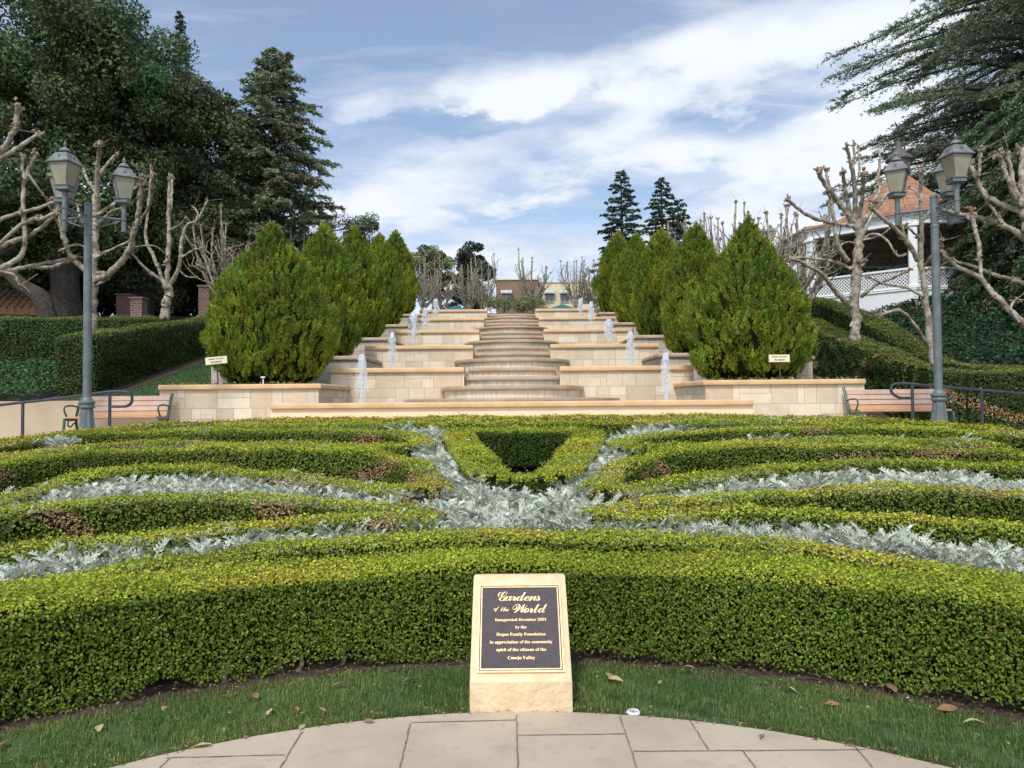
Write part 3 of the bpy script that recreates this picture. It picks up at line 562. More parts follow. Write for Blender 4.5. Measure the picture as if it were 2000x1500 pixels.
def step_ledge(yf, yb, rx, z, zb, bow=.22, th=.10):
    x_ = np.linspace(-1, 1, 25); O = []
    for ins, zz in ((.03, -th), (.008, -th*.8), (0, -th*.45), (.012, -th*.12), (.05, 0)): O.append(np.column_stack([x_*rx, yf+ins+bow*x_**2, np.full(25, z+zz)]))
    V = np.vstack(O+[[(rx, yb, z), (-rx, yb, z)]]); F = [(k*25+i, k*25+i+1, k*25+26+i, k*25+25+i) for k in range(4) for i in range(24)]+[tuple(range(100, 125))+(125, 126)]
    build('step_ledge', [(V, F, 0)], M['ledge'], cas)
    def face(ins, z0, z1): q = np.column_stack([x_*rx, yf+ins+bow*x_**2]); return (np.vstack([np.column_stack([q, np.full(25, z0)]), np.column_stack([q, np.full(25, z1)])]), [(i, i+1, 26+i, 25+i) for i in range(24)], 0)
    build('mosaic_riser', [face(.08, zb, z-.099)], M['mosaic'], cas); build('water_curtain', [face(.014, zb, z-.03)], M['fall'], cas)
def drum(cy, rx, ry, z0, z1, mi=0):
    q = semi(cy, rx, ry); V = np.vstack([np.column_stack([q, np.full(30, z0)]), np.column_stack([q, np.full(30, z1)])])
    return (V, [(i, i+1, 31+i, 30+i) for i in range(29)], mi)
def bowl(name, cy, rx, ry, z, zb, setb=.09, fall=True):
    b = build(name, [ledge(cy, rx, ry, z)], M['ledge'], cas, smooth=False)
    build('mosaic_riser', [drum(cy, rx-setb, ry-setb, zb, z-.099)], M['mosaic'], cas)
    if fall: build('water_curtain', [drum(cy, rx-.012, ry-.012, zb, z-.03)], M['fall'], cas)
bowl('basin_ledge', 16.45, 2.3, 1.95, 1.73, 1.5, .2, False)
for k, (d, z) in enumerate(zip(TD, TZ)):
    zl = 1.6 if k == 0 else TZ[k-1]-.13
    bowl('bowl_ledge', d-.02, (1.54, 1.54, 1.51, 1.4, 1.24)[k], 1.2, z-.42, zl)
    step_ledge(d-.1, d+1.4, CH-.004, z-.20, z-.43); step_ledge(d+1.1, d+2.9, CH-.004, z+(.05 if k < 4 else -.06), z-.22)
    for sg in (-1, 1): build('step_side', [box((sg*(CH+.06), d+1.6, z-.5), (.12, 2.4, .9))], M['stone'], cas)
# pool curb
cb = thing('fountain_curb', 'long low cream curb wall with tan bullnose coping and lower ledge, across the foot of the fountain', 'curb wall', (0, 13.9, 1.0))
build('curb_wall', [box((0, 14.12, 1.28), (8.74, .36, .54))], M['creamp'], cb)
build('coping', [cope([(-4.37, 13.94, 1.655), (4.37, 13.94, 1.655)], .105, .36)], M['cope'], cb)
build('lower_ledge', [cope([(-4.5, 13.84, 1.40), (4.5, 13.84, 1.40)], .07, .09), box((0, 13.87, 1.165), (8.9, .06, .33))], M['cope'], cb)
# planters
def planter(sg, y0, y1, z, zb, lab, mat, xi0, xi1, xo=6.7):
    p = thing('stone_planter', lab, 'planter', (sg*5.2, y0, zb), 'raised stone planters beside the cascade')
    path = [(-xo, y0, z), (-xi0, y0, z), (-xi1, y1, z)] if sg < 0 else [(xi1, y1, z), (xi0, y0, z), (xo, y0, z)]
    build('wall_face', [sweep([(a, b, z-.1) for a, b, c in path], [(-.30, 0), (-.30, zb-z+.1), (0, zb-z+.1), (0, 0)])], mat, p)
    build('coping', [cope(path, .10, .32)], M['cope'] if mat is M['stone'] else M['cope2'], p)
    A_ = [(-xo, y0+.2), (-xi0-.2, y0+.2), (-xi1-.2, y1), (-xo, y1)]; A_ = A_ if sg < 0 else [(-a, b) for a, b in A_[::-1]]
    build('soil', [([(a, b, z-.06) for a, b in A_], [(0, 1, 2, 3)], 0)], M['soil'], p)
    return p
M['cope2'] = plain('shaded_coping', (.40, .29, .19), (.5, .38, .26), 3.0, .8, .25, bscale=40)  # darker coping copy for the grey planters, shade put into its colour
for sg, side in ((-1, 'left'), (1, 'right')):
    planter(sg, 14.6, 16.9, 2.03, 1.0, 'raised cream stone planter with tan coping at the front, %s of the fountain pool' % side, M['stone'], 3.68, 3.5)
    for k in range(4):
        planter(sg, TD[k]+1.75, TD[k+1]+.4, TZ[k]+.38, TZ[k]-.5, 'shade-toned grey stone planter on the %s of the cascade, tier number %s from the front' % (side, ['two', 'three', 'four', 'five'][k]), M['stonegrey'], 3.55, 3.5, 6.5)
    pl = thing('stone_pillar', 'short capped stone pillar behind the big conical shrub on the %s' % side, 'pillar', (sg*6.3, 16.7, 2.0))
    build('shaft', [bev((sg*6.3, 16.7, 2.2), (.36, .36, .6))], M['stonegrey'], pl); build('cap', [bev((sg*6.3, 16.7, 2.545), (.46, .46, .09), .025)], M['cope2'], pl)
tag(build('stucco_wall', [box((-11.4, 15.23, 1.30), (9.3, .2, .9))], M['stucco']), 'low plain beige stucco wall behind the left bench holding the ivy bed', 'wall')
tag(build('foreground_litter', [leaves(*(lambda g: (np.column_stack([g.uniform(3.75, 6.6, 500)*g.choice([-1, 1], 500), g.uniform(14.65, 14.95, 500), 2.02+g.uniform(0, .05, 500)]), np.tile([0, -.3, 1.], (500, 1)), .06, .6, g, np.array([(.25, .17, .08), (.30, .26, .12), (.08, .13, .03)])[g.integers(0, 3, 500)]))(rnd(80)))], M['dry']), 'dry leaves and seedlings along the planter copings', 'leaf litter', kind='stuff').name = 'leaf_litter'
# ------------------------------------------------------------------ water jets
def jet(x, y, zb, h, w, lab, seed):
    g = rnd(seed); P = []; S = []
    zz = np.linspace(0, 1, 16); r = w*(.09+.06*np.sin(zz*9+seed)*.3+.42*np.clip(zz-.5, 0, 1)**1.0)
    r[-1] = w*.06; r[-2] = w*.2
    core = tube(np.column_stack([x+.015*np.sin(zz*7+seed), np.full(16, y), zb+zz*h]), r*np.clip(1+g.normal(size=16)*.15, .6, 1.4), 9)
    n = 900; u = g.uniform(0, 1, n); az = g.uniform(0, 6.28, n); fall = g.uniform(0, 1, n) < .55
    zf = np.where(fall, 1-.75*u**1.3, u); rad = np.where(fall, w*(.10+.38*np.sqrt(u))*g.uniform(.5, 1.05, n), w*.2*g.uniform(.2, 1.2, n))
    P = np.column_stack([x+rad*np.cos(az), y+rad*np.sin(az), zb+zf*h*g.uniform(.96, 1.02, n)])
    s = g.uniform(.004, .012, n)[:, None]; A_ = np.array([0, 0, 1.])*s*g.uniform(1.5, 4.5, (n, 1)); B_ = np.column_stack([np.cos(az+1.57), np.sin(az+1.57), np.zeros(n)])*s; D_ = np.column_stack([np.cos(az), np.sin(az), np.zeros(n)])*s
    o = tag(build('water_jet', [core, rhombi(P, A_, B_), rhombi(P, A_, D_)], M['spray'], org=(x, y, zb)), lab, 'water jet', 'white fountain jets on the cascade pools'); return o
JL = [((707, 788, 694), 15.7, 'nearest on the left, tallest and thickest'), ((766, 716, 650), 18.6, 'second from the front on the left'), ((808, 668, 610), 22.6, 'third from the front on the left, wide bushy head'), ((831, 640, 602), 26.8, 'fourth from the front on the left'), ((851, 619, 584), 30.9, 'farthest on the left before the bare trees'),
      ((1301, 784, 690), 15.7, 'nearest on the right'), ((1232, 712, 648), 18.6, 'second from the front on the right'), ((1190, 664, 624), 22.6, 'third from the front on the right'), ((1155, 632, 590), 26.8, 'fourth from the front on the right'), ((1134, 612, 584), 30.9, 'farthest on the right, short')]
for i, ((px, p0, p1), D, l) in enumerate(JL):
    a, b = U(px, p0, D), U(px, p1, D); jet(a[0], a[1], a[2]-.05, b[2]-a[2]+.05, [.30, .25, .42, .34, .34, .24, .26, .34, .26, .30][i], 'white water jet, '+l, 90+i)
# ------------------------------------------------------------------ conical shrubs
def thuja_mesh(seed, H, Rm, prof, nspray=2700, per=54):
    g = rnd(seed); tt = np.array([0, .04, .12, .25, .42, .6, .76, .88, .96, 1]); rr = np.array(prof)*Rm
    lob = [(g.uniform(0, 6.28), g.uniform(.02, .85), g.uniform(.05, .15)) for _ in range(70)]
    # spray points, spread by area
    t_ = []; 
    while len(t_) < nspray:
        q = g.uniform(0, 1, 4000); keep = g.uniform(0, Rm, 4000) < np.interp(q, tt, rr)+.06; t_ += list(q[keep])
    t_ = np.array(t_[:nspray]); az = g.uniform(0, 6.28, nspray); r = np.interp(t_, tt, rr); lf = np.zeros(nspray)
    for a0, t0, am in lob: lf += am*np.exp(-((np.angle(np.exp(1j*(az-a0))))/.24)**2-((t_-t0)/.065)**2)
    lf += .05*wob(np.column_stack([np.cos(az)*r, np.sin(az)*r, t_*H]), 4.0, rnd(seed+1))
    r = r*(.93+lf)*g.uniform(.86, .97, nspray); o_ = np.column_stack([np.cos(az), np.sin(az), np.zeros(nspray)])
    P = o_*r[:, None]+np.column_stack([np.zeros((nspray, 2)), .10+t_*H*.96])
    d = nrm(o_*.34+np.array([0, 0, 1.0])+g.normal(size=(nspray, 3))*.20); L = g.uniform(.16, .29, nspray)*(.6+.4*np.clip(r/Rm, 0, 1))
    col = tint(g, nspray, (.225, .285, .034), .24, .10); yel = wob(P, 1.6, rnd(seed+2))[:, None]; col = col*(1+.2*yel*np.array([1.3, .9, .3]))
    B = np.repeat(P-o_*.05, per, 0); dd = np.repeat(d, per, 0); LL = np.repeat(L, per)[:, None]; n = nspray*per
    q = g.uniform(0, 1, n)[:, None]; rd = g.normal(size=(n, 3)); rd = nrm(rd-dd*np.sum(rd*dd, 1, keepdims=True)); w_ = LL*.24*np.sin(math.pi*np.clip(q*.85+.12, 0, 1))*g.uniform(.5, 1.05, (n, 1))
    C0_ = B+dd*LL*q+rd*w_; ax = nrm(dd+rd*.45+g.normal(size=(n, 3))*.15); bx = nrm(np.cross(ax, rd+g.normal(size=(n, 3))*.5))
    l_ = g.uniform(.016, .032, (n, 1)); return rhombi(C0_, ax*l_, bx*l_*.36, np.clip(np.repeat(col, per, 0)*(1+g.normal(size=(n, 1))*.16), .004, .6), 0), lathe((0, 0, .12), [(rr[i]*.80+.005, tt[i]*H*.95) for i in range(len(tt))], 18, 0)
TM = []
for i, (H, Rm, pf) in enumerate([(3.5, 1.36, (.64, .82, .96, 1, .95, .75, .47, .25, .10, .015)), (3.5, 1.32, (.66, .84, .96, 1, .94, .72, .45, .24, .10, .015)), (3.5, .98, (.66, .80, .92, 1, .97, .84, .60, .36, .17, .03)), (3.55, .95, (.70, .84, .95, 1, .95, .80, .57, .35, .18, .03))]):
    sp, co = thuja_mesh(200+i, H, Rm, pf); r0 = bpy.data.objects
    ro = thing('conical_shrub', '', 'shrub', (0, 0, 0), 'clipped conical shrubs in the planters'); g = rnd(210+i)
    build('crown', [(co[0], co[1], 1), sp], [M['thuja'], M['thin']], ro)
    tr_ = [tube(smooth_path([(0, 0, -.1), (.05*a, .03*b, .2), (.25*a, .2*b, .75)], sub=4), np.linspace(.09, .05, 9), 8) for a, b in ((1, -1), (-1, .4), (.4, 1))]
    build('trunk', tr_, M['dbark'], ro); TM.append(ro)
TH = [(-1, 0, -4.98, 15.75, 0, 1.0, 0, 'widest conical shrub, bushy, in the front planter left of the pool'), (1, 1, 4.98, 15.75, 1, 1.0, 2, 'widest conical shrub, bushy, in the front planter right of the pool')]
PL = [(19.6, 2.73), (23.7, 3.5), (27.8, 4.32), (31.7, 5.2)]; NM = ['second', 'third', 'fourth', 'fifth']
place = [(TM[0], (-5.02, 16.05, 1.96), .3, 1, TH[0][-1]), (TM[1], (4.98, 16.05, 1.96), 1.9, 1, TH[1][-1])]
for k, (y, z) in enumerate(PL):
    place.append(((TM[2] if k % 2 == 0 else TM[3]), (-4.78-.06*(k == 1), y, z), 1.1*k, 1+.02*(k % 2), 'narrow conical shrub, %s from the front in the left row up the cascade' % NM[k]))
    place.append(((TM[3] if k % 2 == 0 else TM[2]), (4.75-.1*k, y, z), 2.0+1.3*k, .97+.02*(k % 2), 'narrow conical shrub, %s from the front in the right row up the cascade' % NM[k]))
used = set()
for src, loc, rz, sc, lab in place:
    o = src if src.name not in used else copy_tree(src)
    used.add(src.name); o.location = loc; o.rotation_euler = (0, 0, rz); o.scale = (sc, sc, sc); o['label'] = lab
# ------------------------------------------------------------------ tall side hedges up the slopes
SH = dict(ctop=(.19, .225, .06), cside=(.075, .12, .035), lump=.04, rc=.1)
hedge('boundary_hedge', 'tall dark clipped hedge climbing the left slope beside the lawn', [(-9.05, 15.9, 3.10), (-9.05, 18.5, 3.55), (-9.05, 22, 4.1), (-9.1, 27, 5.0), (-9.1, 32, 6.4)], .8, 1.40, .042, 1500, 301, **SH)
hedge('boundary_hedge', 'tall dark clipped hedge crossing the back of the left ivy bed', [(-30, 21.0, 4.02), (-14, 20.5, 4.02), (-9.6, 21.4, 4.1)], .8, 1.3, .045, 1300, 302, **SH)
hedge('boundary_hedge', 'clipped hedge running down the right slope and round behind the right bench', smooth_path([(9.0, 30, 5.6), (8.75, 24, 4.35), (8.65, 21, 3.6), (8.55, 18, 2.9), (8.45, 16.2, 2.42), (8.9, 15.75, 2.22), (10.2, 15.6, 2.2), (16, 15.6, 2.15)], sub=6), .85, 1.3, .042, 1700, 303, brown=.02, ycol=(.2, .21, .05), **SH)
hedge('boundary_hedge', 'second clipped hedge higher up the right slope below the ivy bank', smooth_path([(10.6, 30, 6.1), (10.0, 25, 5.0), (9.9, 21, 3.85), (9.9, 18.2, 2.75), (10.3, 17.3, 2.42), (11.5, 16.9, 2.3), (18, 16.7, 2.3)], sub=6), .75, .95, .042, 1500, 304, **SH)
# ------------------------------------------------------------------ pollarded sycamores
def knuckle(p, r, g):
    out_ = []
    for _ in range(8):
        c = p+g.normal(size=3)*r*.6; d = nrm(g.normal(size=3)+np.array([0, 0, .4])); out_.append(tube([c-d*r*.5, c, c+d*r*g.uniform(.6, 1.7)], [r*.35, r*.52, r*.2], 5, 1))
    return out_
def limb(pts, r0, r1, g, n=8, knob=True, stub=.35):
    P, r = smooth_path(pts, np.linspace(r0, r1, len(pts)), 8)
    P[1:-1] += g.normal(size=(len(P)-2, 3))*r1*.16; r = r*.69*np.clip(1+g.normal(size=len(r))*.07, .85, 1.25); r1 = r1*.70
    o_ = [tube(P, r, n, 0, True, .07, g)]
    for i in range(3, len(P)-1):
        if g.uniform() < stub*.4:
            d = nrm(g.normal(size=3)+np.array([0, 0, .3])); o_.append(tube([P[i], P[i]+d*r[i]*1.3, P[i]+d*r[i]*g.uniform(1.5, 2.2)], [r[i]*.5, r[i]*.4, r[i]*.25], 5))
        if knob and g.uniform() < .05: o_ += knuckle(P[i], r[i]*1.1, g)
    if knob:
        o_ += knuckle(P[-1], r1*1.7, g)
        for _ in range(int(g.integers(0, 3))):
            d = nrm(P[-1]-P[-4]+g.normal(size=3)*.25); o_.append(tube([P[-1], P[-1]+d*.12, P[-1]+d*g.uniform(.2, .45)+g.normal(size=3)*.05], [.008, .006, .003], 4))
    return o_
def px_tree(name, lab, D, trunk, limbs, rt, seed, group, base=None):
    """a tree whose limbs follow the photograph, each carried to its own depth"""
    g = rnd(seed); tp = np.array([U(a, b, D) for a, b in trunk]); 
    if base is not None: tp = np.vstack([[tp[0, 0]+base*0, tp[0, 1], float(Zg(tp[0, 0], tp[0, 1]))-.1], tp])
    root = thing(name, lab, 'tree', tp[0]+[0, 0, .1], group)
    k = len(tp); build('trunk', [limb(tp, rt, rt*.62, g, 11, False, .25)[0]]+limb(tp, rt*.99, rt*.6, g, 10, False, .3)[1:], [M['bark'], M['knob']], root, smooth=True)
    o_ = []
    for L in limbs:
        pts, r0, r1 = L[0], L[1], L[2]; dz = L[3] if len(L) > 3 else g.uniform(-.9, .9); m_ = len(pts)
        o_ += limb([U(a, b, D+dz*(i/(m_-1))**1.0) for i, (a, b) in enumerate(pts)], r0, r1, g)
    build('branches', o_, [M['bark'], M['knob']], root, smooth=True); return root
PO = 'bare pollarded sycamores'
px_tree('pollarded_tree', 'bare pollarded tree right of the left lamp, forked low with upright limbs', 22, [(322, 612), (330, 578), (326, 552)], [
    ([(326, 556), (330, 470), (330, 400), (332, 345)], .11, .06), ([(331, 420), (335, 390), (336, 348)], .06, .05), ([(322, 557), (300, 500), (285, 465), (290, 400), (296, 330)], .085, .04), ([(318, 550), (285, 525), (262, 500), (257, 485)], .07, .03),
    ([(333, 556), (350, 520), (355, 470), (365, 440), (385, 430), (405, 392)], .10, .035), ([(352, 505), (375, 490), (400, 483)], .05, .025), ([(350, 528), (365, 540), (385, 542)], .04, .02), ([(383, 432), (386, 415), (378, 405)], .04, .03), ([(330, 450), (350, 440), (364, 425)], .04, .03), ([(322, 495), (300, 480), (258, 482)], .04, .02)], .24, 401, PO, 1)
px_tree('pollarded_tree', 'pale pollarded tree with spreading limbs standing directly behind the left lamp post', 18, [(178, 640), (182, 560), (184, 470), (189, 380)], [
    ([(189, 384), (191, 330), (193, 300), (193, 284)], .085, .055), ([(181, 548), (212, 535), (248, 498), (262, 455), (273, 400), (277, 348)], .12, .07, -1.2), ([(183, 505), (222, 485), (257, 468)], .05, .03), ([(190, 420), (225, 395), (270, 362)], .06, .035), ([(190, 378), (170, 350), (163, 328)], .06, .04), ([(191, 345), (206, 325), (224, 304)], .06, .045),
    ([(186, 445), (215, 415), (240, 405)], .05, .03), ([(178, 538), (142, 505), (127, 470), (118, 430), (106, 392)], .09, .05, -.8), ([(141, 504), (100, 522), (60, 522), (-20, 533)], .07, .045, -1.5), ([(128, 474), (115, 440), (95, 400)], .05, .03), ([(262, 440), (285, 415), (296, 385), (299, 340)], .06, .03, -1.2), ([(185, 460), (160, 430), (150, 400)], .05, .03), ([(183, 490), (150, 478), (120, 488)], .04, .03)], .19, 402, PO, 1)
px_tree('pollarded_tree', 'bare pollarded tree at the left edge reaching knobbly limbs into view', 12.5, [(-90, 800), (-80, 660), (-70, 560)], [
    ([(-72, 575), (0, 525), (38, 502), (48, 470), (45, 400), (50, 345), (70, 300)], .075, .035, .3), ([(-80, 520), (0, 482), (60, 458), (95, 432), (118, 400)], .065, .04, .5), ([(-76, 480), (-40, 345), (10, 285), (28, 250), (35, 206)], .08, .045, -.3), ([(-60, 420), (-20, 330), (25, 295), (76, 260)], .06, .04, .6), ([(-78, 500), (0, 430), (60, 411), (112, 392)], .055, .035, .2),
    ([(-74, 560), (20, 530), (80, 516), (138, 506)], .06, .04, .8), ([(48, 350), (44, 325), (45, 305)], .04, .03, .1), ([(55, 340), (80, 375), (95, 390)], .03, .025, .2), ([(0, 530), (28, 538), (38, 555)], .035, .03, .1), ([(-75, 540), (40, 440), (88, 425), (112, 415)], .05, .045, -.2)], .17, 403, PO, 1)
px_tree('pollarded_tree', 'large pollarded tree with a candelabra of upright limbs in front of the gazebo', 19, [(1669, 690), (1669, 610), (1674, 520), (1677, 450), (1672, 425)], [
    ([(1670, 440), (1636, 392), (1621, 375), (1597, 335)], .11, .075), ([(1670, 425), (1670, 368), (1662, 320), (1653, 287)], .10, .05), ([(1677, 428), (1685, 380), (1687, 337)], .085, .06), ([(1682, 440), (1706, 395), (1713, 356), (1718, 322), (1718, 284)], .085, .035), ([(1660, 425), (1650, 363), (1646, 337)], .085, .06),
    ([(1667, 442), (1636, 437), (1588, 425), (1552, 402), (1538, 390)], .08, .05, -.8), ([(1660, 598), (1629, 565), (1607, 538), (1564, 512), (1538, 505)], .10, .05, -1.0), ([(1664, 526), (1631, 512), (1588, 505), (1538, 503)], .07, .04, .7), ([(1657, 510), (1636, 476), (1626, 416), (1620, 375)], .085, .06, -.4), ([(1681, 580), (1713, 555), (1750, 540), (1778, 526)], .075, .03, -.8), ([(1684, 466), (1708, 457), (1732, 469), (1752, 498), (1766, 499)], .05, .03, -.9),
    ([(1686, 455), (1708, 411), (1737, 375), (1751, 356)], .08, .05, .5), ([(1665, 330), (1668, 305), (1668, 280)], .05, .04, .3), ([(1678, 345), (1678, 310), (1676, 287)], .05, .035, .2), ([(1700, 400), (1716, 375), (1718, 350)], .05, .045, .1), ([(1627, 385), (1616, 350), (1614, 330)], .06, .05, .2), ([(1680, 470), (1720, 460), (1745, 440)], .05, .03, -.5), ([(1662, 540), (1690, 512), (1686, 508)], .05, .03, -.3)], .215, 404, PO, 1)
px_tree('pollarded_tree', 'slim pollarded tree just left of the right lamp post', 16.6, [(1822, 735), (1812, 610), (1800, 520), (1796, 500)], [
    ([(1797, 505), (1800, 440), (1798, 380), (1800, 332)], .085, .05), ([(1793, 508), (1770, 470), (1740, 440), (1716, 420), (1700, 402)], .08, .05), ([(1775, 478), (1760, 440), (1755, 400), (1750, 362)], .06, .035), ([(1805, 580), (1770, 562), (1730, 555), (1693, 540)], .05, .03, -.6), ([(1815, 680), (1790, 640), (1760, 608), (1718, 614)], .06, .04, -.8), ([(1803, 522), (1828, 490), (1840, 468)], .05, .035), ([(1799, 470), (1785, 455), (1770, 440)], .04, .03), ([(1799, 430), (1815, 415), (1822, 400)], .045, .04), ([(1800, 400), (1790, 375), (1775, 365)], .04, .03)], .125, 405, PO, 1)
px_tree('pollarded_tree', 'pollarded tree at the right edge sending long knobbly limbs across the lamp post', 11.5, [(2090, 800), (2080, 680), (2045, 560), (2012, 465), (2003, 400)], [
    ([(2010, 470), (1947, 434), (1901, 424), (1838, 410)], .075, .04, .8), ([(2004, 415), (1960, 402), (1925, 381), (1907, 349), (1893, 317)], .065, .045, .4), ([(1912, 345), (1914, 318), (1915, 293)], .035, .035, .1), ([(2004, 405), (1985, 394), (1971, 357), (1949, 301)], .05, .045, -.2), ([(2000, 400), (1984, 370), (1968, 303)], .045, .04, .2), ([(2003, 410), (1996, 350), (1999, 290)], .08, .06, .3),
    ([(2075, 700), (2000, 631), (1960, 594), (1933, 565), (1912, 541), (1864, 517), (1838, 488)], .075, .04, .6), ([(2060, 600), (2000, 554), (1947, 538), (1907, 522), (1860, 508)], .055, .025, 1.2), ([(1917, 543), (1912, 490), (1905, 450), (1899, 420)], .04, .045, .1), ([(1957, 436), (1941, 410), (1920, 383)], .035, .03, .3), ([(1990, 630), (1975, 600), (1985, 585)], .03, .03, .1)], .17, 406, PO, 1)
def gen_pollard(seed, H, spread, tall=1.0, nl=7):
    g = rnd(seed); tk = []; br = []
    hb = H*g.uniform(.30, .42); T = [(0, 0, -.1), (g.normal()*.04, 0, hb*.5), (g.normal()*.06, 0, hb)]
    tk = limb(T, .19, .15, g, 9, False)
    for i in range(nl):
        a = i*6.283/nl+g.uniform(-.4, .4); z0 = hb*g.uniform(.62, 1.05); out_ = spread*g.uniform(.45, 1.0); zt = H*g.uniform(.62, .98)
        d = np.array([math.cos(a), math.sin(a), 0]); p = [np.array([0, 0, z0]), d*out_*.5+[0, 0, z0+(zt-z0)*.22], d*out_*.92+[0, 0, z0+(zt-z0)*.6], d*out_+[0, 0, zt]+g.normal(size=3)*.08]
        br += limb(p, .085, .04, g, 7)
        for q in range(g.integers(8, 13)):
            k = g.uniform(-.3, 1.2); b = p[1]*(1-k)+p[2]*k if k > 0 else p[0]*(-k)+p[1]*(1+k); e = b+d*g.uniform(-.2, .5)+np.array([g.normal()*.3, g.normal()*.3, g.uniform(.15, .8)*H*.26]); br += limb([b, (b+e)/2+g.normal(size=3)*.10, e], .040, .018, g, 5)
    br += limb([(0, 0, hb*.95), (.05, .03, H*.58), (-.03, 0, H*.86)], .11, .04, g, 7)
    return tk, br
PM = []
for i in range(3):
    tk, br = gen_pollard(430+i, 5.0, 1.35, nl=9); ro = thing('pollarded_tree', '', 'tree', (0, 0, 0), PO); build('trunk', tk, [M['bark'], M['knob']], ro, True); build('branches', br, [M['bark'], M['knob']], ro, True); PM.append(ro)
plz = [(8.45, 22.5, 1.02, 'pollarded tree beside the gazebo, first behind the candelabra tree'), (8.4, 26.5, .98, 'pollarded tree left of the gazebo near the far small lamp'), (8.4, 31, 1.0, 'pollarded tree behind the big right conical shrub'), (8.2, 36, 1.0, 'pollarded tree above the second right conical shrub'), (8.6, 41, .98, 'farthest pollarded tree of the right hand row, by the dark conifers'),
       (-9.9, 26.5, .9, 'pollarded tree behind the big left conical shrub'), (-8.6, 33, .85, 'small pollarded tree peeping above the left shrub row'), (-5.0, 44, .97, 'bare pollarded tree at the cascade top beside the left shrub row'), (-4.2, 46, .95, 'bare pollarded tree at the cascade top between shrub row and dark pine'), (-2.6, 46, 1.0, 'bare pollarded tree standing in front of the dark pine'), (-1.7, 44.5, .98, 'bare pollarded tree right of the dark pine, beside the brown building'), (1.2, 44, 1.0, 'bare pollarded tree on the centre line before the two-tone building'), (3.8, 44.5, .98, 'bare pollarded tree before the cream building wall'), (4.9, 45, .93, 'bare pollarded tree by the cream building, next to the right shrubs')]
seen = set()
for i, (x, y, s, lab) in enumerate(plz):
    src = PM[i % 3]; o = src if src.name not in seen else copy_tree(src); seen.add(src.name)
    o.location = (x, y, float(Zg(x, y))); o.rotation_euler = (0, 0, i*1.9); o.scale = (s*(.80 if 7 <= i else 1), s*(.80 if 7 <= i else 1), s); o['label'] = lab
# ------------------------------------------------------------------ evergreen trees
def leafy_parts(c, rad, ncl, nleaf, size, base, seed, clr=(.9, 1.5), shell=.55, flat=.75):
    g = rnd(seed); d = nrm(g.normal(size=(ncl, 3))); rr = (shell+(1-shell)*g.uniform(0, 1, ncl)**.6)[:, None]; CC = np.asarray(c)+d*rr*np.asarray(rad)
    cr = g.uniform(*clr, ncl); P = np.repeat(CC, nleaf, 0); n = len(P); e = nrm(g.normal(size=(n, 3))); q = g.uniform(.25, 1.05, n)[:, None]**.5
    off = e*q*np.repeat(cr, nleaf)[:, None]*np.array([1, 1, flat]); P = P+off; k = tint(g, ncl, base, .22, .1)
    C = np.repeat(k, nleaf, 0)*np.clip(1+g.normal(size=(n, 1))*.28, .4, 1.9); return leaves(P, e+[0, 0, .5], size, .6, g, np.clip(C, .004, .5), .8), CC
def branchy(c0, targets, r0, g, every=1):
    o_ = []
    for tgt in targets[::every]:
        s = np.asarray(c0, float); m_ = s*.55+np.asarray(tgt)*.45+np.array([0, 0, -.3])+g.normal(size=3)*.3; P_, r_ = smooth_path([s, m_, tgt], [r0, r0*.5, r0*.12], 5); o_.append(tube(P_, r_, 6))
    return o_
def leafy_tree(name, lab, base, trunkpts, rt, crowns, size, col, seed, group=None, cat='tree', limbs=6, **kw):
    root = thing(name, lab, cat, base, group); g = rnd(seed)
    tp = np.array([base]+[tuple(p) for p in trunkpts], float); P_, r_ = smooth_path(tp, np.linspace(rt, rt*.5, len(tp)), 5); r_[:3] *= [1.35, 1.18, 1.06]; tr = [tube(P_, r_*(1+g.normal(size=len(r_))*.05), 10)]
    cp = []
    for i, (c, rad, ncl, nl) in enumerate(crowns):
        lp, CC = leafy_parts(c, rad, ncl, nl, size, col, seed+i*7+1, **kw); cp.append(lp); tr += branchy(tp[-1], CC, rt*.35, g, max(1, len(CC)//limbs))
    build('trunk', tr, M['dbark'], root); build('crown', cp, M['oak'], root); return root
OC = (.11, .14, .066)
def zb(x, y): return float(Zg(x, y))-.1
p = U(128, 600, 27); c1 = U(60, 210, 27)
leafy_tree('oak_tree', 'huge dark evergreen oak at top left with sky showing through its crown', (p[0], 27, zb(p[0], 27)), [(p[0]-.1, 27, 7), (p[0]-.6, 27, 9.5)], .55, [(U(20, 40, 27), (4.6, 3.5, 2.8), 60, 620), (U(175, 175, 28), (2.5, 3, 3.1), 52, 620), (U(10, 330, 26.5), (3.5, 3, 2.6), 46, 600), (U(190, 400, 28), (3.0, 2.6, 2.2), 42, 600)], .15, OC, 501, clr=(.7, 1.25))
p = U(160, 600, 30)
leafy_tree('oak_tree', 'dark evergreen oak behind the left pollarded trees, crown touching the tall cedar', (p[0]+2, 30.5, zb(p[0]+2, 30)), [(p[0]+2.1, 30.5, 8), (p[0]+2.6, 30.5, 11)], .5, [(U(335, 205, 31), (2.1, 2.6, 2.3), 46, 620), (U(390, 330, 32), (2.6, 2.8, 3.0), 48, 620), (U(300, 470, 31), (3.2, 2.4, 2.2), 46, 600)], .15, (.11, .14, .066), 511, clr=(.65, 1.15))
p = U(60, 560, 26)
leafy_tree('oak_tree', 'leaning dark oak trunk with low foliage above the tiled roof at far left', (U(100, 600, 25)[0], 25, zb(-15, 25)), [U(85, 590, 25), U(40, 555, 25.2), U(-20, 500, 25.5)], .33, [(U(-60, 420, 26), (3.0, 2.2, 2.0), 36, 560)], .15, OC, 521, clr=(.7, 1.1))
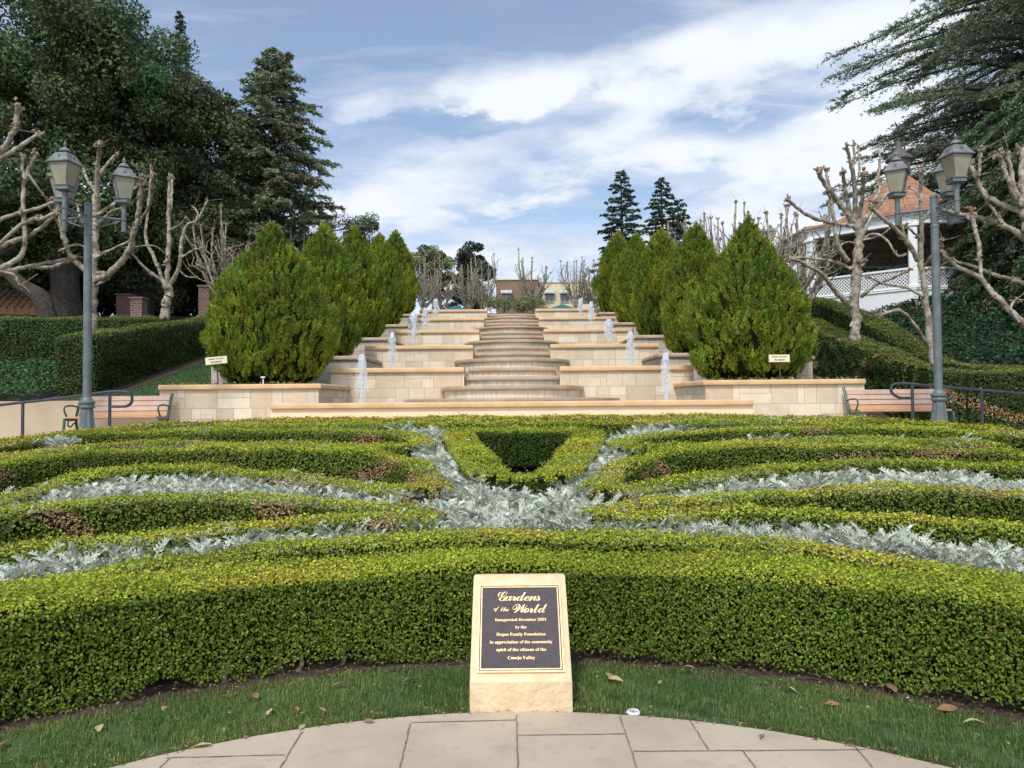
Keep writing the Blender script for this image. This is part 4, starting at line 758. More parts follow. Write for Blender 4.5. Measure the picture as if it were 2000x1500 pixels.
for i, (px, py, D, rx, rz, lab) in enumerate([(60, 560, 36, 5.5, 1.6, 'dark understorey shrubs behind the tiled roof at far left'), (250, 540, 37, 5.2, 1.9, 'dark understorey shrubs behind the brick pillars'), (430, 545, 38, 4.0, 2.2, 'dark understorey shrubs under the tall left cedar'), (-80, 480, 33, 5.0, 3.0, 'dark tree mass closing the left edge behind the pollarded limbs'), (150, 470, 40, 9, 3.2, 'dense dark trees filling the gap behind both oaks'), (440, 440, 40, 4.2, 3.6, 'dense dark trees between the left oak and the cedar'), (1740, 535, 36, 4.6, 1.5, 'dark shrubs seen through the open sides of the gazebo')]):
    c = U(px, py, D); leafy_tree('evergreen_shrubs' if i < 3 or i == 6 else 'evergreen_trees', lab, (c[0], D, zb(c[0], D)), [(c[0], D, c[2]-rz*.2)], .25, [(c, (rx, 1.8, rz), int(22+rx*7), 420)], .2, (.075, .098, .048), 531+i*5, 'dark planting filling the background', 'shrubs' if i < 3 or i == 6 else 'trees', limbs=4, clr=(.8, 1.3))
def conifer_parts(x, y, z0, H, Lf, nb, seed, col, droop=.5, leaf=.13, tw=.5, first=.06, azr=None, upc=.25, density=1.0, wid=.16, tmax=1.0, lv=(.72, 1.12), uv=0.):
    g = rnd(seed); tk = [tube(np.column_stack([x+.05*np.sin(np.linspace(0, 5, 12)), np.full(12, y), z0+np.linspace(-.2, H, 12)]), np.linspace(.018*H+.06, .02, 12), 9)]; PA, PB, PC, CC = [], [], [], []
    for b in range(nb):
        t_ = first+(tmax-first)*(b+g.uniform(0, 1))/nb; L = Lf(t_)*g.uniform(*lv); az = b*2.4+g.normal()*.3
        if azr is not None: az = g.uniform(*azr)
        d = np.array([math.cos(az), math.sin(az), 0]); s = np.linspace(0, 1, 9); ris = upc*(1-.6*t_)+g.normal()*uv
        ax = np.column_stack([x+d[0]*L*s, y+d[1]*L*s, z0+H*t_+L*(ris*s-droop*s**2.2)]); 
        if L > .5: tk.append(tube(ax[::2], np.linspace(.012+.012*L, .006, 5), 5))
        sd_ = np.array([-d[1], d[0], 0]); nt = max(int(L/.10*density), 4)
        u = g.uniform(.12, 1.0, nt)**.8; base = np.column_stack([np.interp(u, s, ax[:, i]) for i in range(3)]); side = g.choice([-1, 1], nt)[:, None]; tl = (tw*L**.5*(1.05-u*.75)*g.uniform(.4, 1.1, nt))[:, None]
        td = nrm(sd_*side*g.uniform(.3, 1, (nt, 1))+d*g.uniform(.3, 1.0, (nt, 1))+np.column_stack([np.zeros((nt, 2)), g.uniform(-.25, .25, nt)]))
        m_ = 11; q = np.tile(np.linspace(.05, 1, m_), nt)[:, None]; B_ = np.repeat(base, m_, 0); T_ = np.repeat(td, m_, 0); LL = np.repeat(tl, m_, 0); n = nt*m_
        c = B_+T_*LL*q+np.array([0, 0, -1.])*droop*LL*q**2*.9+g.normal(size=(n, 3))*.03; a_ = nrm(T_+np.array([0, 0, -1.])*droop*1.3*q+g.normal(size=(n, 3))*.5); bx = nrm(np.cross(a_, g.normal(size=(n, 3)))); l = leaf*g.uniform(.5, 1.2, (n, 1))
        PA.append(c); PB.append(a_*l*.5); PC.append(bx*l*wid); CC.append(np.repeat(tint(g, 1, col, .18, .08), n, 0)*np.clip(1+g.normal(size=(n, 1))*.25, .4, 1.8))
    return tk, [rhombi(np.concatenate(PA), np.concatenate(PB), np.concatenate(PC), np.clip(np.concatenate(CC), .004, .5))]
def conifer(name, lab, x, y, z0, H, Lf, nb, seed, col, **kw):
    root = thing(name, lab, 'tree', (x, y, z0)); tk, cr = conifer_parts(x, y, z0, H, Lf, nb, seed, col, **kw); build('trunk', tk, M['dbark'], root); build('crown', cr, M['needle'], root); return root
cx_ = U(535, 400, 33)
conifer('cedar_tree', 'tall grey green cedar with a ragged pointed top behind the left shrub row', cx_[0], 33, 5.0, float(U(535, 95, 33)[2])-5.0, lambda t_: 2.5*min(1, ((1-t_)/.42)**.7)*(1 if t_ > .2 else .85)+.1, 300, 601, (.19, .225, .125), droop=.30, leaf=.20, tw=.62, upc=.55, first=.12, density=1.65, lv=(.5, 1.22), uv=.22)
s_ = U(352, 300, 37); conifer('conifer_tree', 'slim conifer spire rising above the dark oaks on the left', s_[0], 37, 5.7, float(U(352, 22, 37)[2])-5.7, lambda t_: 2.2*(1-t_)+.12, 110, 602, (.07, .095, .045), droop=.35, leaf=.20, tw=.6, upc=.4, first=.3)
rc_ = U(2150, 300, 31); rz_ = float(Zg(rc_[0], 31))-.2
root = thing('cedar_tree', 'big dark drooping cedar filling the upper right corner', 'tree', (rc_[0], 31, rz_))
tk, cr = conifer_parts(rc_[0], 31, rz_, 22, lambda t_: (10.2 if t_ < .64 else 10.2*(1-t_)/.36)*.95, 270, 603, (.16, .195, .12), droop=.24, leaf=.20, tw=.62, upc=.20, first=.26, azr=(1.7, 4.7), density=1.4, lv=(.55, 1.12), uv=.10, wid=.13)
build('trunk', tk, M['dbark'], root); build('crown', cr, M['needle'], root)
rd_ = U(2165, 300, 20.5); dz_ = float(Zg(rd_[0], 20.5))-.2
root = thing('weeping_conifer', 'dark weeping conifer hanging over the ivy at the right edge, hiding the gazebo corner', 'tree', (rd_[0], 20.5, dz_))
tk, cr = conifer_parts(rd_[0], 20.5, dz_, 6.3, lambda t_: 3.9 if t_ < .8 else 3.2, 190, 604, (.085, .115, .06), droop=.55, leaf=.17, tw=.55, upc=.25, first=.08, azr=(1.7, 4.7), density=2.0, wid=.13)
build('trunk', tk, M['dbark'], root); build('crown', cr, M['needle'], root)
for px, pt, D, lab, sd_, w in [(1214, 335, 58, 'feathery dark conifer above the farthest right shrubs, left of a pair', 611, 2.1), (1293, 348, 60, 'dark layered conifer above the right shrub row, right of a pair', 612, 2.0), (1325, 390, 66, 'short spreading conifer behind the bare trees on the right', 613, 2.1)]:
    c = U(px, pt, D); conifer('conifer_tree', lab, c[0], D, 5.7, c[2]-5.7, lambda t_, w=w: w*1.35*(1-t_)**.55+.12, 150, sd_, (.085, .12, .085), droop=.12, leaf=.32, tw=.55, upc=.22, first=.15)
c = U(922, 470, 78); leafy_tree('pine_tree', 'dark blunt pine on the skyline behind the bare trees', (c[0], 78, 5.6), [(c[0], 78, 9), (c[0], 78, 14)], .3, [(U(922, 505, 78), (1.1, 1.3, 1.6), 20, 380), (U(925, 545, 78), (1.9, 1.8, 1.9), 30, 380), (U(918, 590, 78), (1.9, 1.8, 1.8), 22, 360)], .26, (.045, .075, .048), 621, clr=(.5, .8))
c = U(842, 520, 62); leafy_tree('willow_tree', 'pale olive green loose-leaved tree beside the left shrub row on the skyline', (c[0], 62, 5.6), [(c[0], 62, 8), (c[0]+.2, 62, 10)], .2, [(U(832, 510, 62), (1.1, 1.2, 1.1), 20, 260), (U(862, 528, 62), (1.0, 1.2, 1.2), 18, 240), (U(845, 560, 62), (1.5, 1.2, 1.3), 18, 220)], .2, (.20, .235, .12), 631, clr=(.4, .7))
c = U(708, 450, 44); leafy_tree('olive_tree', 'grey olive tree top showing above the left shrub row', (c[0], 44, 5.6), [(c[0], 44, 9), (c[0], 44, 12)], .2, [(U(715, 455, 44), (1.1, 1.0, 1.0), 14, 160), (U(668, 455, 44), (.7, .8, 1.2), 10, 110)], .14, (.13, .15, .08), 641, clr=(.35, .6))
for px, py, D, rx, rz, lab, sd_ in [(985, 592, 41, .9, .55, 'loose green bush at the head of the cascade, left one', 651), (1022, 596, 40, .5, .4, 'yellowish bush at the head of the cascade, middle one', 652), (1040, 590, 42, .9, .6, 'loose green bush at the head of the cascade under the bare centre tree', 653), (945, 585, 47, .9, .9, 'green bush behind the bare trees left of the brown building', 654)]:
    c = U(px, py, D); leafy_tree('garden_bush', lab, (c[0], D, 5.6), [(c[0], D, c[2])], .04, [(c, (rx, .8, rz*.55), 20, 70)], .09, (.20, .23, .085), sd_, 'bushes at the head of the cascade', 'bush', limbs=6, clr=(.25, .45))
# ------------------------------------------------------------------ lamp posts
def lamp_post(x, y, arms, lab):
    z0 = 1.0; root = thing('street_lamp', lab, 'lamp post', (x, y, z0), 'three-lantern street lamps'); c = (x, y, z0)
    zt = 4.62
    build('post', [lathe(c, [(.062, .6), (.062, 2.2), (.058, zt-z0-.30), (.064, zt-z0-.30), (.066, zt-z0-.27), (.055, zt-z0-.25)], 18), lathe(c, [(.058, zt-z0-.25), (.058, zt-z0+.16), (.066, zt-z0+.17), (.062, zt-z0+.20), (.03, zt-z0+.215)], 14)], M['pole'], root)
    n = 32; th = np.arange(n)*2*math.pi/n; V = []; zs = [0, .05, .06, .12, .35, .60]; rs = [.175, .175, .15, .14, .115, .088]
    for z_, r_ in zip(zs, rs):
        rr = r_*np.where((np.arange(n) % 4) < 2, 1, .90 if .1 < z_ else 1.0); V.append(np.column_stack([x+rr*np.cos(th), y+rr*np.sin(th), np.full(n, z0+z_)]))
    F = [(i*n+j, i*n+(j+1) % n, i*n+n+(j+1) % n, i*n+n+j) for i in range(5) for j in range(n)]
    build('fluted_base', [(np.concatenate(V), F, 0), lathe(c, [(.088, .595), (.112, .605), (.115, .63), (.1, .645), (.1, .66), (.118, .675), (.118, .70), (.085, .72), (.07, .76), (.06, .77)], 20)], M['pole'], root)
    for dx, dy in arms:
        L = math.hypot(dx, dy); d = np.array([dx/L, dy/L, 0]); p0 = np.array([x, y, zt]); e = p0+d*L; ar_ = [tube([p0+d*.05, p0+d*L*.5, e], .018, 8)]
        def scroll(ctr, r, a0, turns, s):
            a = np.linspace(0, turns*2*math.pi, 22); rr = r*(1-.72*np.linspace(0, 1, 22)); return tube([ctr+d*math.cos(a0+s*q)*k+np.array([0, 0, 1])*math.sin(a0+s*q)*k for q, k in zip(a, rr)], .0075, 5)
        ar_ += [tube(smooth_path([p0+d*.07+[0, 0, -.13], p0+d*.16+[0, 0, -.15], p0+d*.30+[0, 0, -.10], p0+d*(L-.06)+[0, 0, -.03]], sub=5), .010, 6), scroll(p0+d*.14+[0, 0, -.07], .05, 0, 1.3, 1), scroll(p0+d*.27+[0, 0, -.055], .035, 2, 1.2, -1), scroll(p0+d*.38+[0, 0, -.06], .045, 0, 1.2, 1)]
        build('bracket_arm', ar_, M['pole'], root)
        ln = build('lantern', [lathe(e, [(.038, -.20), (.038, -.02), (.047, -.015), (.047, .015), (.036, .02), (.036, .24), (.06, .25)], 12), lathe(e, [(.085, .25), (.10, .262), (.10, .31), (.115, .318), (.115, .33)], 4, sq=True)], M['pole'], root)
        rz = math.atan2(dy, dx)
        def sq(prof, mi=0): q = lathe((0, 0, 0), prof, 4, mi, sq=True); return (q[0] @ np.array(Matrix.Rotation(rz, 3, 'Z')).T+e, q[1], mi)
        build('glass', [sq([(.088, .331), (.15, .655)])], M['lglass'], ln)
        cr = []
        for k in range(4):
            a = rz+math.pi/4+k*math.pi/2; u_ = np.array([math.cos(a), math.sin(a), 0]); cr.append(tube([e+u_*.088*1.425+[0, 0, .33], e+u_*.15*1.43+[0, 0, .66]], .009, 5))
        build('frame_bars', cr, M['lroof'], ln)
        rf = build('lantern_roof', [sq([(.178, .655), (.182, .668), (.162, .69), (.137, .73), (.112, .785), (.09, .815), (.055, .825)]), lathe(e, [(.045, .82), (.047, .845), (.082, .85), (.075, .875), (.05, .90), (.018, .915), (.014, .925), (.026, .945), (.028, .965), (.012, .99), (.004, 1.02)], 14)]+[box(tuple(e+np.array([math.cos(rz+k*math.pi/2)*.132, math.sin(rz+k*math.pi/2)*.132, .745])), (.03, .03, .05), rz+k*math.pi/2) for k in range(4)], M['lroof'], ln)
    return root
def arms_for(x, y, lat, dep):
    d = nrm(np.array([x, y])); r_ = np.array([d[1], -d[0]]); return [tuple(r_*a+d*b) for a, b in zip(lat, dep)]
lx, ly = U(170, 800, 12.0)[0], 12.0; lamp_post(lx, ly, arms_for(lx, ly, (-.31, -.33, .50), (-.42, .40, .02)), 'grey green lamp post with three frosted lanterns, standing on the left')
rx_, ry_ = U(1834, 800, 12.0)[0], 12.0; lamp_post(rx_, ry_, arms_for(rx_, ry_, (-.52, .30, .22), (.03, -.42, .42)), 'grey green lamp post with three frosted lanterns, standing on the right')
fl = U(1505, 460, 30); root = thing('garden_lamp', 'small distant lantern on a post among the right pollarded trees', 'lamp post', (fl[0], 30, float(Zg(fl[0], 30))))
build('post', [tube([(fl[0], 30, float(Zg(fl[0], 30))), (fl[0], 30, fl[2]-.2)], .05, 8)], M['lroof'], root); build('lantern', [lathe((fl[0], 30, fl[2]-.2), [(.1, 0), (.18, .33)], 4, sq=True)], M['lglass'], root); build('lantern_roof', [lathe((fl[0], 30, fl[2]-.2), [(.2, .331), (.16, .42), (.06, .5), (.03, .62)], 4, sq=True)], M['lroof'], root)
# ------------------------------------------------------------------ benches
def bench(x0, x1, y, z0, lab, mats):
    root = thing('park_bench', lab, 'bench', ((x0+x1)/2, y, z0), 'slatted park benches with green iron ends'); xm = (x0+x1)/2; L = x1-x0
    def slat(c, s, tilt): return box(c, s, rx=tilt)
    sp = [bev((xm, y-.22+i*.105, z0+.43-.004*i), (L-.06, .092, .035), .008) for i in range(4)]
    build('seat', sp, mats[1], root)
    for i in range(4):
        build('back_slat', [box((xm, y+.19+i*.035, z0+.485+i*.097), (L-.06, .035, .086), rx=-.30)], mats[0] if i else mats[1], root)
    for sx in (x0, x1):
        fr = [tube(smooth_path([(sx, y-.30, z0), (sx, y-.27, z0+.2), (sx, y-.24, z0+.40)], sub=4), .024, 8), tube(smooth_path([(sx, y+.26, z0), (sx, y+.15, z0+.25), (sx, y+.14, z0+.45), (sx, y+.26, z0+.72), (sx, y+.33, z0+.86)], sub=4), .026, 8), tube([(sx, y-.25, z0+.40), (sx, y, z0+.385), (sx, y+.15, z0+.40)], .022, 8),
              tube(smooth_path([(sx, y+.20, z0+.62), (sx, y+.02, z0+.645), (sx, y-.18, z0+.64), (sx, y-.25, z0+.60), (sx, y-.24, z0+.53), (sx, y-.17, z0+.44)], sub=5), .016, 8), tube(smooth_path([(sx, y-.1, z0+.39), (sx, y-.14, z0+.30), (sx, y-.05, z0+.26), (sx, y+.06, z0+.32), (sx, y+.14, z0+.30)], sub=4), .014, 6)]
        build('iron_end', fr, M['green'], root)
bl, br_ = U(138, 800, 14.1)[0], U(319, 800, 14.1)[0]; bench(bl, br_, 14.15, 1.0, 'salmon slatted bench with green iron ends against the beige wall, on the left', (M['slat'], M['slat2']))
bl, br_ = U(1666, 800, 14.1)[0], U(1850, 800, 14.1)[0]; bench(bl, br_, 14.15, 1.0, 'salmon slatted bench with green iron ends before the clipped hedge, on the right', (M['slat'], M['slat2']))
# ------------------------------------------------------------------ handrails
def rail(pts, posts, D, lab):
    P = [U(a, b, D) for a, b in pts]; root = thing('handrail', lab, 'handrail', (P[0][0], D, float(Zg(P[0][0], D))), 'dark tubular handrails'); build('rail', [tube(smooth_path(P, sub=4), .024, 10)], M['rail'], root)
    for px, py in posts: a = U(px, py, D); build('post', [tube([(a[0], D, float(Zg(a[0], D))-.2), (a[0], D, a[2])], .026, 10)], M['rail'], root)
rail([(214, 794), (236, 794), (248, 793), (256, 787), (258, 778), (255, 769), (245, 765), (228, 764.5), (214, 765), (175, 770), (100, 780), (44, 786), (0, 791), (-80, 800)], [(214.5, 765), (44.5, 786)], 12.9, 'dark tubular handrail with a rounded return end, in front of the left bench')
rail([(1781, 777), (1760, 777), (1749, 773), (1741, 765), (1741, 757), (1745, 751), (1755, 749), (1782, 750), (1830, 755), (1917, 762), (2000, 769), (2080, 777)], [(1781.5, 750), (1917, 762)], 12.9, 'dark tubular handrail with a rounded return end, in front of the right bench')
# ------------------------------------------------------------------ lettering
def boldserif(s):
    r = ''
    for ch in s: r += chr(0x1D400+ord(ch)-65) if ch.isupper() else chr(0x1D41A+ord(ch)-97) if ch.islower() else chr(0x1D7CE+ord(ch)-48) if ch.isdigit() else ch
    return r
def script(s): return ''.join(chr(0x1D4D0+ord(c)-65) if c.isupper() else chr(0x1D4EA+ord(c)-97) if c.islower() else c for c in s)
def letters(s, width, height=None, bold=0.0, thick=.002, space=1.0):
    """flat mesh lettering centred on the origin, in the x-y plane"""
    cu = bpy.data.curves.new('lettering', 'FONT'); cu.body = s; cu.offset = bold; cu.space_character = space; cu.extrude = .02; cu.resolution_u = 6
    ob = bpy.data.objects.new('lettering', cu); SC.collection.objects.link(ob); dg = bpy.context.evaluated_depsgraph_get(); me = bpy.data.meshes.new_from_object(ob.evaluated_get(dg))
    V = np.array([v.co[:] for v in me.vertices]); F = [tuple(p.vertices) for p in me.polygons]
    bpy.data.objects.remove(ob); bpy.data.curves.remove(cu); bpy.data.meshes.remove(me)
    lo, hi = V.min(0), V.max(0); k = width/(hi[0]-lo[0]); ky = k if height is None else height/(hi[1]-lo[1]); V = (V-(lo+hi)/2)*[k, ky, 1]; V[:, 2] = np.sign(V[:, 2])*thick/2
    return V, F
# ------------------------------------------------------------------ plaque on its pedestal
px0 = U(1018, 1390, 3.97)[0]; PX = px0; yb, yt, zf, ztp = 3.97, 4.39, .19, .635
pd = thing('plaque_pedestal', 'cream painted pedestal with a sloping face carrying a dark bronze plaque', 'plaque stand', (PX, yb+.2, 0))
hw = .264; hw2 = .258; prof = [(yb, 0), (yb+.003, zf-.012), (yb+.012, zf), (yt-.03, ztp-.022), (yt-.012, ztp-.006), (yt+.01, ztp), (yt+.045, ztp-.006), (yt+.06, ztp-.03), (yt+.06, 0)]
rows = []
g = rnd(9)
for sx, k in ((-1, 0), (-1, .012), (1, .012), (1, 0)):
    ins = .0 if k else .010; V_ = []
    for i, (a, b) in enumerate(prof):
        w_ = hw-(hw-hw2)*(b/ztp)-(.008 if k == 0 else .0); cyy, czz = (yb+yt)/2, .2; sc = 1 if k else .985
        V_.append((PX+sx*(w_-(0 if k == 0 else .012)+(.008+.0 if k == 0 else 0)), cyy+(a-cyy)*sc, max(0, b if b == 0 else b-(0 if k else .006))))
    rows.append(V_)
V = np.array(sum(rows, [])); n = len(prof); F = [(k*n+i, (k+1)*n+i, (k+1)*n+(i+1) % n, k*n+(i+1) % n) for k in range(3) for i in range(n)]+[tuple(range(n)), tuple(range(4*n-1, 3*n-1, -1))]
build('pedestal', [(V, F, 0)], M['ped'], pd)
# plaque frame of reference: x across, v up the slope, w out of it
sl = nrm(np.array([0, yt-.03-(yb+.012), ztp-.022-zf])); nw = np.array([0, -sl[2], sl[1]]); Ls = math.hypot(yt-.03-yb-.012, ztp-.022-zf); o_ = np.array([PX, yb+.012, zf])
def onp(V): V = np.asarray(V); return o_+V[:, :1]*np.array([1., 0, 0])+V[:, 1:2]*sl+V[:, 2:]*nw
v0, v1 = .055*Ls, .935*Ls; PW = .452
def slab(x0, x1, a, b, w0, w1, mi): q = box(((x0+x1)/2, (a+b)/2, (w0+w1)/2), (x1-x0, b-a, w1-w0)); return (onp(q[0]), q[1], mi)
def ring(hw_, a, b, wd, w0, w1, mi): return [slab(-hw_, hw_, a, a+wd, w0, w1, mi), slab(-hw_, hw_, b-wd, b, w0, w1, mi), slab(-hw_, -hw_+wd, a+wd, b-wd, w0, w1, mi), slab(hw_-wd, hw_, a+wd, b-wd, w0, w1, mi)]
plq = build('plaque', [slab(-PW/2+.002, PW/2-.002, v0+.002, v1-.002, -.002, .010, 0)], [M['bronze']], pd)
build('plaque_border', ring(PW/2, v0, v1, .008, .0, .014, 0)+ring(PW/2-.008, v0+.008, v1-.008, .006, .0, .0105, 1)+ring(PW/2-.014, v0+.014, v1-.014, .0055, .0, .014, 0), [M['gold'], M['dkgap']], plq)
H_ = v1-v0
LT = [(script('Gardens'), -.003, .145, .236, None, 0), ('of', -.128, .298, .03, None, 0), ('the', -.083, .298, .045, None, 0), (script('World'), .055, .290, .19, None, 0),
      (boldserif('Inaugurated December 2001'), .004, .425, .278, None, .006), (boldserif('by the'), .004, .512, .062, None, .006), (boldserif('Hogan Family Foundation'), .004, .592, .262, None, .006), (boldserif('in appreciation of the community'), .004, .678, .332, None, .006), (boldserif('spirit of the citizens of the'), .004, .762, .262, None, .006), (boldserif('Conejo Valley'), .004, .85, .142, None, .006)]
LP = []
for s, xx, fv, wd, ht, bo in LT:
    if s in ('of', 'the'): s = script(s); bo = 0
    V, F = letters(s, wd, ht, bo, .003, .78 if fv < .4 else 1.0); V = V+[xx, v1-fv*H_, .0115]; build('text_line', [(onp(V), F, 0)], M['gold'], plq)
# ------------------------------------------------------------------ small signs
def small_sign(px, py, D, rz, roll, lab):
    c = U(px, py, D); root = thing('notice_sign', lab, 'sign', (c[0], D, 2.0), 'small cream notices before the big conical shrubs')
    Rm = np.array((Matrix.Rotation(rz, 3, 'Z') @ Matrix.Rotation(roll, 3, 'Y') @ Matrix.Rotation(-.12, 3, 'X')))
    def tr(p): return (p[0] @ Rm.T+c, p[1], p[2])
    build('stake', [tube([(c[0]+.03, D+.03, 1.9), (c[0], D+.02, c[2])], .014, 8)], M['rail'], root)
    pn = build('panel', [tr(bev((0, 0, 0), (.40, .016, .145), .004))], M['signf'], root)
    LL = []
    for s, z_, w_, h_ in (('SWIMMING OR WADING', .03, .30, .024), ('PROHIBITED', -.03, .20, .034)):
        V, F = letters(s, w_, h_, .01, .002); V = np.column_stack([V[:, 0], -.0095+V[:, 2]*0-np.where(V[:, 2] > 0, .001, 0), V[:, 1]+z_]); build('text_line', [tr((V, F, 0))], M['ink'], pn)
small_sign(422.5, 704, 14.68, .12, -.10, 'small cream notice on a dark stake, tilted, before the left conical shrub')
small_sign(1522, 700, 14.68, 0, 0.0, 'small cream notice on a dark stake, level, before the right conical shrub')
tp = U(514, 738, 14.75); root = thing('plant_tag', 'tiny white stake with a grey plant name tag before the left conical shrub', 'plant tag', (tp[0], 14.75, 1.97)); build('stake', [box((tp[0], 14.75, 2.06), (.02, .012, .2))], M['plastic'], root); build('label_plate', [box((tp[0], 14.735, 2.165), (.085, .008, .035), rx=-.6)], M['tag'], root)
# ------------------------------------------------------------------ gazebo
gx, gy, GR = 13.65, 26.75, 4.05; gz = 4.83
gb = thing('gazebo', 'white octagonal gazebo with lattice railings and a terracotta roof on the right bank', 'gazebo', (gx, gy, gz-.1))
oc = lambda r, z, ph=22.5: [(gx+r*math.cos(R(ph+45*k)), gy+r*math.sin(R(ph+45*k)), z) for k in range(8)]
def octring(r0, r1, z0, z1, mi=0):
    V = oc(r1, z0)+oc(r1, z1)+oc(r0, z0)+oc(r0, z1); F = []
    for k in range(8): q = (k+1) % 8; F += [(k, q, 8+q, 8+k), (16+q, 16+k, 24+k, 24+q), (8+k, 8+q, 24+q, 24+k), (q, k, 16+k, 16+q)]
    return (V, F, mi)
build('skirting', [(oc(GR+.12, gz-.6)+oc(GR+.12, gz+.10), [(k, (k+1) % 8, 8+(k+1) % 8, 8+k) for k in range(8)]+[], 0), octring(GR+.02, GR+.16, gz+.101, gz+.15)], M['white'], gb)
for k in range(8):
    a = oc(GR, 0)[k]; build('post', [bev((a[0], a[1], gz+1.12), (.25, .25, 2.05), .02, R(22.5+45*k)), bev((a[0], a[1], gz+2.06), (.33, .33, .10), .02, R(22.5+45*k)), bev((a[0], a[1], gz+.2), (.31, .31, .12), .02, R(22.5+45*k))], M['white'], gb)
    b = oc(GR, 0)[(k+1) % 8]; a_, b_ = np.array(a), np.array(b); L = np.linalg.norm(b_-a_); d = (b_-a_)/L; nn = np.array([d[1], -d[0], 0]); pr = []
    if k == 1: continue                                     # the way in, at the back
    rz = math.atan2(d[1], d[0]); m_ = (a_+b_)/2
    z0, z1 = gz+.24, gz+.74
    pr += [box((m_[0], m_[1], z1+.03), (L-.25, .09, .06), rz), box((m_[0], m_[1], z0-.03), (L-.25, .06, .05), rz)]
    W_ = L-.26; sp = .105
    for sg in (-1, 1):
        q = -(z1-z0)
        while q < W_:
            s0, s1 = max(q, 0), min(q+(z1-z0), W_)
            if s1-s0 > .02:
                h0, h1 = (s0-q), (s1-q)
                if sg < 0: h0, h1 = (z1-z0)-h0, (z1-z0)-h1
                P0 = m_+d*(s0-W_/2)+[0, 0, z0+h0]; P1 = m_+d*(s1-W_/2)+[0, 0, z0+h1]; t_ = nrm(P1-P0); up = np.cross(nn, t_); o2 = nn*(.006*sg)
                V = np.array([P0-up*.015, P0+up*.015, P1+up*.015, P1-up*.015]); pr.append((np.vstack([V+o2-nn*.006, V+o2+nn*.006]), [(0, 1, 2, 3), (7, 6, 5, 4), (0, 4, 5, 1), (2, 6, 7, 3)], 0))
            q += sp
    build('lattice_railing', pr, M['white'], gb)
build('floor', [(oc(GR+.0, gz+.11), [tuple(range(8))], 0)], M['dwood'], gb)
build('fascia', [octring(GR-.08, GR+.14, gz+2.11, gz+2.36), octring(GR-.16, GR+.22, gz+2.361, gz+2.43)], M['white'], gb)
build('ceiling', [(oc(GR-.09, gz+2.15)+[(gx, gy, gz+2.9)], [(k, (k+1) % 8, 8) for k in range(8)], 0)]+[tube([p_, (gx, gy, gz+2.84)], .06, 6) for p_ in oc(GR-.2, gz+2.12)]+[tube([(np.array(oc(GR*f, gz+2.11+.75*(1-f))[k])), np.array(oc(GR*f, gz+2.11+.75*(1-f))[(k+1) % 8])], .045, 6) for k in range(8) for f in (.35, .6, .8)], M['dwood'], gb)
tl = []; nr = 13
for i in range(nr):
    f0, f1 = 1-i/nr, 1-(i+1)/nr; r0, r1 = .36+3.96*f0, .36+3.96*f1; zz = lambda f: gz+2.45+2.05*(.25*(1-f)+.75*(1-f)**2.3)
    V = oc(r0+.03, zz(f0)-.035)+oc(r0+.02, zz(f0)+.045)+oc(r1, zz(f1)+.02); tl.append((V, [(k, (k+1) % 8, 8+(k+1) % 8, 8+k) for k in range(8)]+[(8+k, 8+(k+1) % 8, 16+(k+1) % 8, 16+k) for k in range(8)], 0))
for k in range(8): tl.append(tube([np.array(oc(.36+3.96*f, zz(f)+.02)[k]) for f in np.linspace(1, 0, 9)], .06, 6))
rf = build('roof', tl, M['clay'], gb)
build('cupola', [lathe((gx, gy, gz+4.35), [(.42, 0), (.36, .75), (.38, .82), (.46, .86), (.46, .92), (.26, 1.1), (.11, 1.3), (.05, 1.5), (.01, 1.62)], 8)], M['roofd'], rf)
# ------------------------------------------------------------------ things at the back left
b0 = U(0, 585, 25); tb = thing('tiled_building', 'low building with a terracotta tiled roof half hidden by the hedge at far left', 'building', (-18.5, 27.5, 3.2))
build('wall', [box((-19.4, 27.8, 4.0), (5.6, 3.4, 1.9), .35)], M['stucco'], tb)
rr_ = []
for i in range(29):
    P0 = np.array([-3.1+i*.22, -2.05, 0]); P1 = np.array([-3.1+i*.22, .3, .95]); rr_ += [tube([P0+(P1-P0)*k/6, P0+(P1-P0)*(k+1.06)/6], [.112, .088], 8) for k in range(6)]
rr_.append(box((0, -.9, .36), (6.5, 2.6, .06), rx=math.atan2(.95, 2.35)))
Mz = np.array(Matrix.Rotation(.35-math.pi/2*0, 3, 'Z')); build('roof', [(np.asarray(q[0]) @ Mz.T+np.array([-19.4, 27.8, 5.0]), q[1], q[2]) for q in rr_], M['clay'], tb)
for px, D, h, w, lab in [(271, 27.5, 1.6, .42, 'short old red brick pillar behind the left hedge'), (402, 29, 2.2, .40, 'taller old brick pillar half hidden by the big left conical shrub'), (246, 29.5, 1.7, .5, 'rusty brown brick pier in the shade left of the short brick pillar')]:
    c = U(px, 600, D); z0 = zb(c[0], D); hh = float(U(px, 585 if px == 271 else 562 if px == 402 else 578, D)[2])-z0; pl = thing('brick_pillar', lab, 'pillar', (c[0], D, z0), 'brick pillars of the shaded arbour'); build('shaft', [box((c[0], D, z0+hh/2), (w, w, hh))], M['brick'], pl); build('cap', [box((c[0], D, z0+hh+.035), (w+.08, w+.08, .07))], M['brick'], pl)
